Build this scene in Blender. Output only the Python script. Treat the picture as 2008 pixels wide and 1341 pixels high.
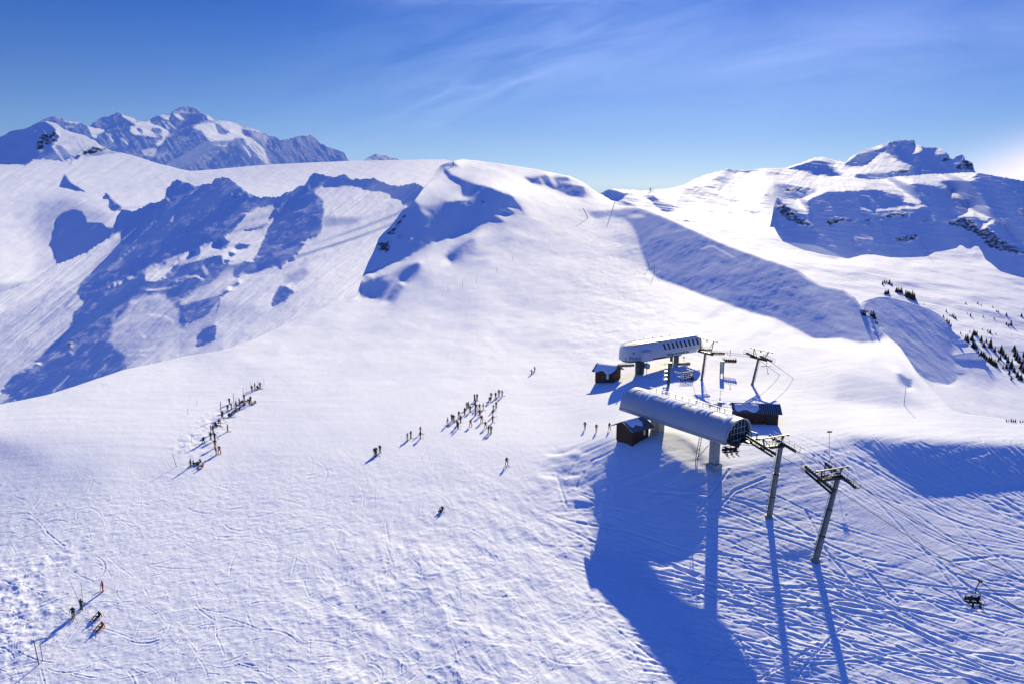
import numpy as np, math, time
# ---------------------------------------------------------------- view geometry (photo pixels <-> world rays)
PW,PH=2008,1341
F=1562.0; CX,CY=1004.0,670.5
PITCH=math.atan2(CY-361.0,F)
SP,CP=math.sin(PITCH),math.cos(PITCH)
def ab(px,py):
    dx=(np.asarray(px,float)-CX)/F; dy=(CY-np.asarray(py,float))/F
    q=CP+dy*SP
    return dx/q,(dy*CP-SP)/q
SUN_AZ=math.radians(14.0); SUN_EL=math.radians(20.5)
SL=np.array([math.sin(SUN_AZ)*math.cos(SUN_EL),math.cos(SUN_AZ)*math.cos(SUN_EL),math.sin(SUN_EL)])
IF=math.sin(SUN_EL)
# crops used when surveying the photo: name -> (x0,y0,scale)
CR={'P':(0,0,1.0),'K1':(0,180,2.51),'K2':(0,320,2.51),'K3':(650,280,3.3467),'K4':(1150,260,2.3403),'K5':(1000,800,1.992),
    'K6':(0,780,2.008),'K7':(1650,480,3.726),
    'Z1':(0,190,5.02),'Z2':(300,190,5.02),'Z3':(0,400,5.02),'Z4':(0,600,5.02),'Z5':(300,400,5.02),'Z6':(1500,260,5.02),
    'Z7':(1608,320,5.02),'Z8':(1170,300,5.02)}
def cv(c,pts):
    x0,y0,s=CR[c]
    p=np.array(pts,float).reshape(-1,2)
    return np.stack([x0+p[:,0]/s,y0+p[:,1]/s],1)
def blur(a,s):
    if s<0.3: return a
    r=int(3*s)+1; k=np.exp(-0.5*(np.arange(-r,r+1)/s)**2); k/=k.sum()
    for ax in (0,1):
        n=a.shape[ax]
        p=np.pad(a,[(r,r) if i==ax else (0,0) for i in (0,1)],mode='edge')
        if r>12:   # fft for wide kernels
            m=p.shape[ax]; K=np.zeros(m); K[:2*r+1]=k
            f=np.fft.rfft(p,axis=ax); kf=np.fft.rfft(K)
            f*= kf[:,None] if ax==0 else kf[None,:]
            q=np.fft.irfft(f,n=m,axis=ax)
            a=q[2*r:2*r+n] if ax==0 else q[:,2*r:2*r+n]
        else:
            o=0
            for i,w in enumerate(k):
                o=o+w*(p[i:i+n] if ax==0 else p[:,i:i+n])
            a=o
    return a
def poly_mask(p,X,Y):
    x0,x1=p[:,0].min(),p[:,0].max(); y0,y1=p[:,1].min(),p[:,1].max()
    m=np.zeros(X.shape,bool)
    j=np.where((X[0]>=x0-2)&(X[0]<=x1+2))[0]; i=np.where((Y[:,0]>=y0-2)&(Y[:,0]<=y1+2))[0]
    if len(i)==0 or len(j)==0: return m
    sl=np.s_[i[0]:i[-1]+1,j[0]:j[-1]+1]; x=X[sl]; y=Y[sl]; ins=np.zeros(x.shape,bool)
    n=len(p)
    for k in range(n):
        ax,ay=p[k]; bx,by=p[(k+1)%n]
        if ay==by: continue
        c=((ay>y)!=(by>y))&(x<(bx-ax)*(y-ay)/(by-ay)+ax)
        ins^=c
    m[sl]=ins
    return m
def seg_dist(p,X,Y,R=1e9):
    d=np.full(X.shape,1e9)
    for k in range(len(p)-1):
        a=p[k]; b=p[k+1]; v=b-a; L=max(v@v,1e-9)
        xa,xb=min(a[0],b[0])-R,max(a[0],b[0])+R; ya,yb=min(a[1],b[1])-R,max(a[1],b[1])+R
        j=np.where((X[0]>=xa)&(X[0]<=xb))[0]; i=np.where((Y[:,0]>=ya)&(Y[:,0]<=yb))[0]
        if len(i)==0 or len(j)==0: continue
        sl=np.s_[i[0]:i[-1]+1,j[0]:j[-1]+1]
        t=np.clip(((X[sl]-a[0])*v[0]+(Y[sl]-a[1])*v[1])/L,0,1)
        q=np.hypot(X[sl]-a[0]-t*v[0],Y[sl]-a[1]-t*v[1])
        d[sl]=np.minimum(d[sl],q)
    return d
def paint(items,X,Y,st,base):
    v=np.full(X.shape,float(base))
    for it in items:
        if it[0]=='S':   # stroke: 'S',crop,pts,width,value,soft
            _,c,pts,w,val,soft=it; p=cv(c,pts); s=CR[c][2]; w/=s; soft=max(soft/s,.8)
            d=seg_dist(p,X,Y,w/2+soft*2+2)
            m=1/(1+np.exp(np.clip((d-w/2)/(soft*.4),-30,30)))
        else:
            c,pts,val,soft=it; p=cv(c,pts); soft/=CR[c][2]
            m=blur(poly_mask(p,X,Y).astype(float),max(soft,.8)/st*.6)
        v=v*(1-m)+val*m
    return v
def crest_fn(pts):
    p=np.array(pts,float)
    return lambda x: np.interp(x,p[:,0],p[:,1])
# value noise (world or photo domain), vectorised
_rs=np.random.RandomState(7); _T=_rs.rand(256,256).astype(np.float64)
def vnoise(x,y,s=0):
    x=np.asarray(x)+s*17.37; y=np.asarray(y)+s*9.71
    xi=np.floor(x).astype(np.int64); yi=np.floor(y).astype(np.int64); fx=x-xi; fy=y-yi
    fx=fx*fx*fx*(fx*(fx*6-15)+10); fy=fy*fy*fy*(fy*(fy*6-15)+10)
    a=_T[yi&255,xi&255]; b=_T[yi&255,(xi+1)&255]; c=_T[(yi+1)&255,xi&255]; d=_T[(yi+1)&255,(xi+1)&255]
    return (a+(b-a)*fx)*(1-fy)+(c+(d-c)*fx)*fy-.5
def fbm(x,y,o=4,s=0,g=.5):
    r=0;a=1.
    for k in range(o):
        r=r+a*vnoise(x,y,s+k*3.1); x=x*2.03+1.7*y*.0; y=y*2.03; a*=g
    return r
# ---------------------------------------------------------------- surface from slope survey
def solve(x0,x1,y0,y1,items,base,crest,bottom,anchors,lam=3e4,mu=.02,st=2,clear=.05,tmin=-.05,aw=.35,rob=.08,noise=None,levels=(16,8,4,2),verbose=True):
    """inverse depth w(px,py) of a snow surface whose slope towards the sun follows the surveyed tilt map"""
    w=None
    for li,h in enumerate(levels):
        nx=int((x1-x0)/h)+1; ny=int((y1-y0)/h)+1
        xs=x0+h*np.arange(nx); ys=y0+h*np.arange(ny)
        X,Y=np.meshgrid(xs,ys); XC=X[:-1,:-1]+h/2; YC=Y[:-1,:-1]+h/2
        hp=h if h<=4 else 4; sub=h//hp
        if sub>1:
            Xf,Yf=np.meshgrid(x0+hp*(np.arange((nx-1)*sub)+.5),y0+hp*(np.arange((ny-1)*sub)+.5))
            V=paint(items,Xf,Yf,hp,base)
            if noise is not None: V=noise(Xf,Yf,V)
            V=V.reshape(ny-1,sub,nx-1,sub).mean((1,3))
        else:
            V=paint(items,XC,YC,h,base)
            if noise is not None: V=noise(XC,YC,V)
        T=np.where(V>0.15,V,V-(0.15-V)*.9)*IF
        T=np.clip(T,tmin,.62)
        vis=((YC>crest(XC)-3)&(YC<bottom(XC)))
        wd=np.where(vis,1.,1e-3)
        a,b=ab(XC,YC)
        T=np.minimum(T,np.interp(b+clear,_ss,_ii)); dx=(XC-CX)/F; dy=(CY-YC)/F; q=CP+dy*SP
        # gradient wrt a,b from gradient wrt px,py :  w_px = w_a*a_px + w_b*b_px ...
        e=.5; a1,b1=ab(XC+e,YC); a0,b0=ab(XC-e,YC); a2,b2=ab(XC,YC+e); a3,b3=ab(XC,YC-e)
        apx,bpx,apy,bpy=a1-a0,b1-b0,a2-a3,b2-b3
        det=apx*bpy-bpx*apy
        # w_a = ( w_px*bpy - w_py*bpx)/det ; w_b = (-w_px*apy + w_py*apx)/det
        if w is None:
            A=[];B=[]
            for (ax,ay,Yd) in [q[:3] for q in anchors]:
                aa,bb=ab(ax,ay); A.append([1,aa,bb]); B.append(1/Yd)
            A=np.array(A,float);B=np.array(B)
            c=np.linalg.lstsq(A*Yw(B),B*Yw(B)[:,0],rcond=1e-3)[0]
            ag,bg=ab(X,Y); w=c[0]+c[1]*ag+c[2]*bg
            w=np.clip(w,B.min()*.5,B.max()*1.6)
        else:
            w=upsample(w,xo,yo,xs,ys)
        # anchor weights on nodes
        wa=np.zeros((ny,nx)); wt=np.zeros((ny,nx))
        for an in anchors:
            ax,ay,Yd=an[:3]; sg=max((16 if aw>.1 else 30) if len(an)==3 else 9,h)
            g=np.exp(-((X-ax)**2+(Y-ay)**2)/(2*sg**2))*(1 if len(an)==3 else an[3])
            wa+=g*aw/Yd; wt+=g*aw
        wav=wa/np.maximum(wt,1e-12)
        for lag in range(5 if h>=8 else 3):
            wc=.25*(w[:-1,:-1]+w[1:,:-1]+w[:-1,1:]+w[1:,1:])
            wx=.5*((w[:-1,1:]-w[:-1,:-1])+(w[1:,1:]-w[1:,:-1]))/h
            wy=.5*((w[1:,:-1]-w[:-1,:-1])+(w[1:,1:]-w[:-1,1:]))/h
            Wa=(wx*bpy-wy*bpx)/det; Wb=(-wx*apy+wy*apx)/det
            nrm=np.sqrt(Wa**2+(wc-b*Wb-a*Wa)**2+Wb**2)+1e-9
            if lag==0 and li==0:
                nrm=np.maximum(nrm,wc)
            # residual: -Lx Wa + Ly(-w+a Wa+b Wb) - Lz Wb - T*nrm   (nrm ~ (nrm/wc) w )
            ca=-SL[0]+SL[1]*a; cb=-SL[2]+SL[1]*b
            G=tilt(T)
            cb=cb+G; c0=np.full(T.shape,-SL[1])
            gx=(ca*bpy-cb*apy)/det/h; gy=(-ca*bpx+cb*apx)/det/h
            sc=1/nrm
            # cross-slope: N.(SL_y,-SL_x,0) kept small
            pa=-SL[1]-SL[0]*a; pb=-SL[0]*b; m0=np.full(T.shape,SL[0]); hs=math.hypot(SL[0],SL[1])
            mx_=(pa*bpy-pb*apy)/det/h*.5*sc/hs; my_=(-pa*bpx+pb*apx)/det/h*.5*sc/hs; m0=m0*.25*sc/hs
            q00=m0-mx_-my_; q01=m0+mx_-my_; q10=m0-mx_+my_; q11=m0+mx_+my_
            c0=c0*sc*.25; gx=gx*sc*.5; gy=gy*sc*.5
            k00=c0-gx-gy; k01=c0+gx-gy; k10=c0-gx+gy; k11=c0+gx+gy
            l2=lam/h**4
            if li>0 or lag>0:
                r_=k00*w[:-1,:-1]+k01*w[:-1,1:]+k10*w[1:,:-1]+k11*w[1:,1:]
                wdr=wd/(1+(r_/rob)**2)
            else: wdr=wd
            iw=1/np.maximum(w,1e-6)
            wxx=iw[:,1:-1]**2*l2; wyy=iw[1:-1,:]**2*l2*.5; wxy=1/wc**2*l2*2
            wan=wt*iw**2
            def op(v):
                r=wdr*(k00*v[:-1,:-1]+k01*v[:-1,1:]+k10*v[1:,:-1]+k11*v[1:,1:])
                o=wan*v
                o[:-1,:-1]+=k00*r; o[:-1,1:]+=k01*r; o[1:,:-1]+=k10*r; o[1:,1:]+=k11*r
                r=mu*(q00*v[:-1,:-1]+q01*v[:-1,1:]+q10*v[1:,:-1]+q11*v[1:,1:])
                o[:-1,:-1]+=q00*r; o[:-1,1:]+=q01*r; o[1:,:-1]+=q10*r; o[1:,1:]+=q11*r
                d=wxx*(v[:,2:]-2*v[:,1:-1]+v[:,:-2]); o[:,2:]+=d; o[:,1:-1]-=2*d; o[:,:-2]+=d
                d=wyy*(v[2:]-2*v[1:-1]+v[:-2]); o[2:]+=d; o[1:-1]-=2*d; o[:-2]+=d
                d=wxy*(v[1:,1:]-v[1:,:-1]-v[:-1,1:]+v[:-1,:-1]); o[1:,1:]+=d; o[1:,:-1]-=d; o[:-1,1:]-=d; o[:-1,:-1]+=d
                return o
            dg=wan.copy()
            dg[:-1,:-1]+=wdr*k00**2; dg[:-1,1:]+=wdr*k01**2; dg[1:,:-1]+=wdr*k10**2; dg[1:,1:]+=wdr*k11**2
            dg[:-1,:-1]+=mu*q00**2; dg[:-1,1:]+=mu*q01**2; dg[1:,:-1]+=mu*q10**2; dg[1:,1:]+=mu*q11**2
            dg[:,2:]+=wxx; dg[:,1:-1]+=4*wxx; dg[:,:-2]+=wxx
            dg[2:]+=wyy; dg[1:-1]+=4*wyy; dg[:-2]+=wyy
            dg[1:,1:]+=wxy; dg[1:,:-1]+=wxy; dg[:-1,1:]+=wxy; dg[:-1,:-1]+=wxy
            rhs=wan*wav
            r=rhs-op(w); z=r/dg; p=z.copy(); rz=(r*z).sum(); rz0=rz
            nit={16:400,8:250,4:110,2:40}[h] if h in (16,8,4,2) else 100
            v=w.copy()
            for it in range(nit):
                Ap=op(p); al=rz/((p*Ap).sum()+1e-300); v+=al*p; r-=al*Ap
                z=r/dg; rn=(r*z).sum()
                if rn<rz0*1e-9: break
                p=z+(rn/rz)*p; rz=rn
            w=np.clip(v,w*.6,w*1.7)
        xo,yo=xs,ys
        if aw<.3:   # overall distance from the anchors
            r_=[math.log(1/q[2]/float(bil(w,xs,ys,np.array([q[0]]),np.array([q[1]]))[0])) for q in anchors]
            w=w*math.exp(float(np.median(r_)))
        ck=w[::-1].copy(); ck=np.minimum.accumulate(ck*np.exp(2e-4*h*np.arange(ny))[:,None],axis=0)*np.exp(-2e-4*h*np.arange(ny))[:,None]
        if h==levels[-1]: w=ck[::-1].copy()
        res=wd*(k00*w[:-1,:-1]+k01*w[:-1,1:]+k10*w[1:,:-1]+k11*w[1:,1:])
        if verbose: print('  h',h,'rms tilt err %.4f'%math.sqrt((res[vis]**2).mean()))
    return xs,ys,w
_ss=np.linspace(-1.2,2.5,800); _ii=(math.sin(SUN_EL)-math.cos(SUN_EL)*_ss)/np.sqrt(1+_ss**2)
def tilt(T):
    s=np.interp(T,_ii[::-1],_ss[::-1])
    return math.sin(SUN_EL)-math.cos(SUN_EL)*s
def Yw(B): return (1/B)[:,None]
def upsample(w,xo,yo,xs,ys):
    return bil(w,xo,yo,*np.meshgrid(xs,ys))
def cubw(t):
    return (-.5*t+t*t-.5*t**3, 1-2.5*t*t+1.5*t**3, .5*t+2*t*t-1.5*t**3, -.5*t*t+.5*t**3)
def bil(w,xo,yo,X,Y):
    h=xo[1]-xo[0]; ny,nx=w.shape
    fx=np.clip((X-xo[0])/h,0,nx-1.001); fy=np.clip((Y-yo[0])/h,0,ny-1.001)
    i=fx.astype(int); j=fy.astype(int); cx=cubw(fx-i); cy=cubw(fy-j); o=0
    for m in range(4):
        jj=np.clip(j+m-1,0,ny-1); r=0
        for n in range(4):
            r=r+cx[n]*w[jj,np.clip(i+n-1,0,nx-1)]
        o=o+cy[m]*r
    return o
def shade_preview(xs,ys,w):
    X,Y=np.meshgrid(xs,ys); a,b=ab(X,Y); Yd=1/w
    P=np.stack([Yd*a,Yd,Yd*b],-1)
    px=np.gradient(P,axis=1); py=np.gradient(P,axis=0)
    n=np.cross(px,-py); n/=np.linalg.norm(n,axis=-1,keepdims=True)+1e-12
    return (n*SL).sum(-1)
# ---------------------------------------------------------------- terrain survey
A_CREST=[(-300,862),(-100,822),(0,793),(92,774),(179,746),(239,726),(299,712),(359,698),(426,689),(478,673),(520,655),(575,630),(640,601),
 (685,587),(697,584),(704,566),(710,545),(722,515),(733,494),(743,468),(752,457),(765,445),(778,428),(790,412),(800,407),(812,395),(830,370),(850,348),(856,334),
 (866,323),(880,318),(895,314),(905,312),(935,315),(960,319),(1008,326),(1050,332),(1116,346),(1143,358),(1173,379),(1194,390),(1204,400),
 (1220,405),(1250,407),(1270,410),(1290,418),(1338,439),(1406,471),(1492,504),(1560,525),(1582,543),(1610,558),(1654,568),(1676,585),(1690,604),(1703,611),(1716,636),(1738,657),
 (1765,680),(1797,729),(1840,776),(1868,806),(1885,811),(1940,817),(2008,829),(2300,860)]
B_CREST=[(-300,655),(0,575),(60,551),(113,518),(169,496),(215,466),(224,440),(230,424),(239,411),(259,414),(280,407),(296,398),(307,398),(318,392),(323,392),(326,373),
 (338,358),(348,351),(360,357),(374,361),(384,366),(400,361),(414,362),(420,352),(428,349),(446,348),(458,356),(470,366),(480,374),(495,382),(510,387),(530,387),(548,385),
 (556,380),(570,377),(584,367),(597,364),(603,354),(609,346),(615,339),(625,341),(645,346),(657,348),(665,344),(673,341),(682,346),(690,352),(705,352),(720,351),(733,350),
 (748,357),(760,361),(781,366),(795,362),(814,359),(829,367),(850,380),(900,400)]
C_CREST=[(-300,300),(-60,290),(0,269),(10,265),(20,257),(52,252),(66,246),(80,240),(90,238),(98,240),(110,243),(124,254),(140,260),(165,266),(178,273),(187,277),(194,284),(211,293),
 (220,297),(239,300),(262,306),(279,311),(305,320),(331,326),(352,332),(374,336),(418,333),(470,328),(530,323),(598,320),(685,316),(800,314),(829,313),(871,313),(950,330)]
E_CREST=[(-100,300),(40,262),(70,242),(90,233),(106,228),(120,232),(135,237),(152,240),(162,243),(172,252),(178,246),(190,237),(200,229),(212,229),(222,225),(228,223),(233,219),(240,225),(250,229),
 (262,232),(272,239),(280,236),(294,236),(300,230),(310,226),(322,226),(334,224),(345,214),(356,209),(372,208),(384,212),(393,219),(401,226),(410,228),(420,236),(445,238),
 (468,243),(485,250),(502,255),(520,262),(527,267),(540,268),(548,274),(562,275),(580,268),(600,266),(612,265),(619,272),(628,282),(645,289),(664,295),(673,298),(680,308),(688,318),(720,335)]
F_CREST=[(690,335),(704,318),(712,316),(720,310),(728,306),(740,301),(748,305),(757,304),(768,310),(778,311),(795,318),(830,335)]
G1_CREST=[(1600,640),(1660,612),(1690,594),(1704,587),(1722,582),(1741,581),(1770,588),(1800,598),(1820,605),(1838,614),(1855,628),(1862,634),(1868,650),(1890,667),(1913,684),
 (1934,708),(1960,728),(1985,743),(2008,751),(2300,850)]
G_CREST=[(1100,440),(1200,430),(1262,428),(1335,433),(1400,440),(1470,445),(1518,446),(1526,461),(1535,474),(1577,491),(1612,499),(1640,504),(1663,508),(1690,501),(1714,500),(1745,505),
 (1770,506),(1817,504),(1834,495),(1855,492),(1877,487),(1881,482),(1886,481),(1895,488),(1903,489),(1912,483),(1919,484),(1926,495),(1932,508),(1947,520),(1962,533),(1985,540),(2008,546),(2300,660)]
H_CREST=[(1490,520),(1505,470),(1514,425),(1517,406),(1520,398),(1524,387),(1535,390),(1548,393),(1560,393),(1583,386),(1599,376),(1610,362),(1622,353),(1640,349),(1668,349),(1705,353),(1730,352),(1752,347),
 (1780,346),(1812,343),(1860,341),(1890,339),(1908,339),(1930,341),(1945,344),(1979,350),(2008,356),(2300,420)]
I_CREST=[(1080,420),(1160,392),(1180,377),(1192,372),(1201,371),(1225,372),(1244,373),(1274,375),(1295,372),(1315,370),(1334,366),(1350,359),(1364,351),(1385,343),(1406,338),(1420,334),
 (1426,331),(1437,334),(1445,335),(1454,334),(1466,336),(1480,333),(1497,331),(1520,331),(1543,329),(1560,323),(1577,318),(1600,309),(1614,307),(1620,311),(1626,311),(1640,316),
 (1659,319),(1664,312),(1672,306),(1684,299),(1700,293),(1718,288),(1740,280),(1752,277),(1765,276),(1780,275),(1791,274),(1795,283),(1804,286),(1812,290),(1835,290),(1845,292),
 (1855,299),(1861,304),(1862,311),(1868,313),(1878,306),(1887,303),(1891,313),(1900,316),(1908,324),(1910,338),(1950,360),(2050,400)]

LA=[ # near snowfield, plateau, piste slope and summit hill : (crop, outline, tilt value, softness)
 ('P',[(-400,640),(2400,640),(2400,300),(-400,300)],.80,60),
 ('P',[(900,690),(1480,620),(1700,700),(1900,800),(1560,770),(1400,740),(1180,700)],.84,25),
 ('P',[(-400,900),(700,880),(1050,890),(1200,1000),(1300,1341),(1300,1600),(-400,1600)],.84,60),
 ('P',[(-400,1150),(700,1180),(1000,1250),(1000,1600),(-400,1600)],.78,60),
 ('K3',[(610,300),(675,222),(735,195),(770,235),(860,285),(855,375),(745,390),(620,495),(575,445),(500,430)],.80,10),
 ('K3',[(1200,380),(1260,470),(1350,520),(1460,470),(1300,580),(1150,560)],.55,40),
 ('K3',[(1830,600),(2008,530),(2040,740),(1950,700)],.55,40),
 ('K3',[(810,850),(900,780),(1050,760),(1000,800),(900,830)],.45,25),
 ('K3',[(970,680),(1130,620),(1250,620),(1150,660),(1020,690)],.5,22),
 ('K3',[(1150,860),(1500,840),(1650,900),(1300,890)],.72,30),
 ('K3',[(250,1020),(420,1060),(480,1130),(350,1100)],.75,30),
 ('K3',[(735,165),(790,215),(900,262),(1010,288),(1190,355),(1265,470),(1200,385),(1100,440),(890,600),(885,580),(790,630),(795,595),(690,660),(720,585),(650,660),(460,785),(400,785),(290,870),(200,1015),(175,960),(170,885),(280,730),(300,640),(420,450),(550,430),(620,495),(745,390),(855,380),(865,285),(770,235),(740,190)],-.2,4),
 ('K3',[(680,222),(735,133),(800,130),(830,150),(740,168),(700,205)],.1,5),
 ('S','K3',[(820,440),(900,375),(1000,290)],12,.85,4),
 ('K3',[(200,1015),(240,920),(300,880),(420,830),(560,780),(640,740),(560,860),(500,920),(400,1045),(300,1030)],.03,12),
 ('K3',[(340,905),(420,805),(490,790),(600,700),(500,800),(380,905)],.55,16),
 ('S','K3',[(340,1030),(430,890)],12,.7,12),
 ('K3',[(800,800),(745,750),(850,660),(970,600),(900,680),(850,740)],.08,10),
 ('K3',[(1260,225),(1330,235),(1400,215),(1450,240),(1500,225),(1560,232),(1555,250),(1500,265),(1660,290),(1655,365),(1560,350),(1420,290),(1310,265)],.08,4),
 ('S','K3',[(1440,235),(1470,280)],22,.8,5),
 ('S','K3',[(1370,240),(1400,285)],12,.6,5),
 ('K3',[(1680,460),(1800,445),(2008,432),(2100,440),(2030,468),(1850,482),(1730,505)],.25,8),
 ('P',[(1214,420),(1257,412),(1291,422),(1338,442),(1406,474),(1492,507),(1560,528),(1582,548),(1610,563),(1654,571),(1685,600),(1712,630),(1736,658),(1725,668),(1690,672),(1650,664),(1600,667),(1570,650),(1520,625),(1450,605),(1385,582),(1330,560),(1290,548),(1270,530),(1258,495),(1248,460),(1237,440)],.11,2.5),
 ('P',[(1585,560),(1640,575),(1680,600),(1700,625),(1730,660),(1690,668),(1640,640),(1590,600)],.2,10),
 ('S','P',[(1374,489),(1390,482),(1400,483),(1440,506)],1.6,.5,1),
 ('K8' if 0 else 'Z8',[(100,600),(370,600),(490,625),(400,640),(200,640)],1.0,8),
 ('K7',[(380,900),(470,960),(512,1000),(510,1080),(430,1000)],.12,10),
 ('K7',[(-40,950),(200,960),(400,1040),(640,1190),(300,1170),(-40,1130)],.62,30),
 ('K7',[(300,660),(345,690),(430,770),(560,950),(700,1080),(865,1235),(720,1220),(590,1060),(520,950),(400,800),(300,720)],1.08,8),
 ('P',[(-400,890),(0,868),(60,888),(110,910),(75,945),(0,972),(-400,990)],-.15,22),
 ('P',[(-400,860),(130,880),(230,890),(160,1000),(0,1090),(-400,1200)],.66,45),
 # right slope
 ('K5',[(200,200),(330,125),(400,150),(640,100),(740,170),(850,230),(950,200),(1100,190),(1300,115),(2008,150),(2400,170),(2400,1300),(900,1300),(620,800),(420,520),(300,380),(180,280)],.44,26),
 ('K5',[(780,600),(1400,760),(2400,900),(2400,1300),(900,1300),(860,1000)],.52,50),
 ('K5',[(860,170),(960,120),(1100,110),(1260,120),(1200,170),(1060,180),(960,210)],.8,16),
 ('K5',[(1310,112),(1500,128),(2008,150),(2400,180),(2400,330),(2008,296),(1900,318),(1800,322),(1690,330),(1600,340),(1560,290),(1470,230),(1400,170)],-.03,24),
 ('K5',[(1010,205),(1180,225),(1120,250),(1060,300),(1060,400),(960,420),(830,420),(780,330),(880,260)],.24,20),
 ('K5',[(1050,545),(1190,555),(1190,600),(1020,595)],.1,12),
 ('K5',[(1110,240),(1180,230),(1200,420),(1150,420)],.3,16),
 ('K5',[(1090,950),(1230,960),(1220,1060),(1080,1060)],.25,20),
 ('K5',[(360,130),(500,110),(640,180),(740,250),(760,420),(420,420),(300,330),(330,220)],.33,30),
 ('P',[(1168,985),(1180,930),(1196,888),(1222,874),(1275,868),(1300,856),(1335,858),(1368,878),(1386,930),(1390,1000),(1384,1080),(1330,1090),(1240,1070),(1205,1095),(1168,1090)],-.12,9),
 ('K5',[(550,90),(620,95),(700,140),(760,240),(700,230),(600,170)],.55,14),
]
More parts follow.
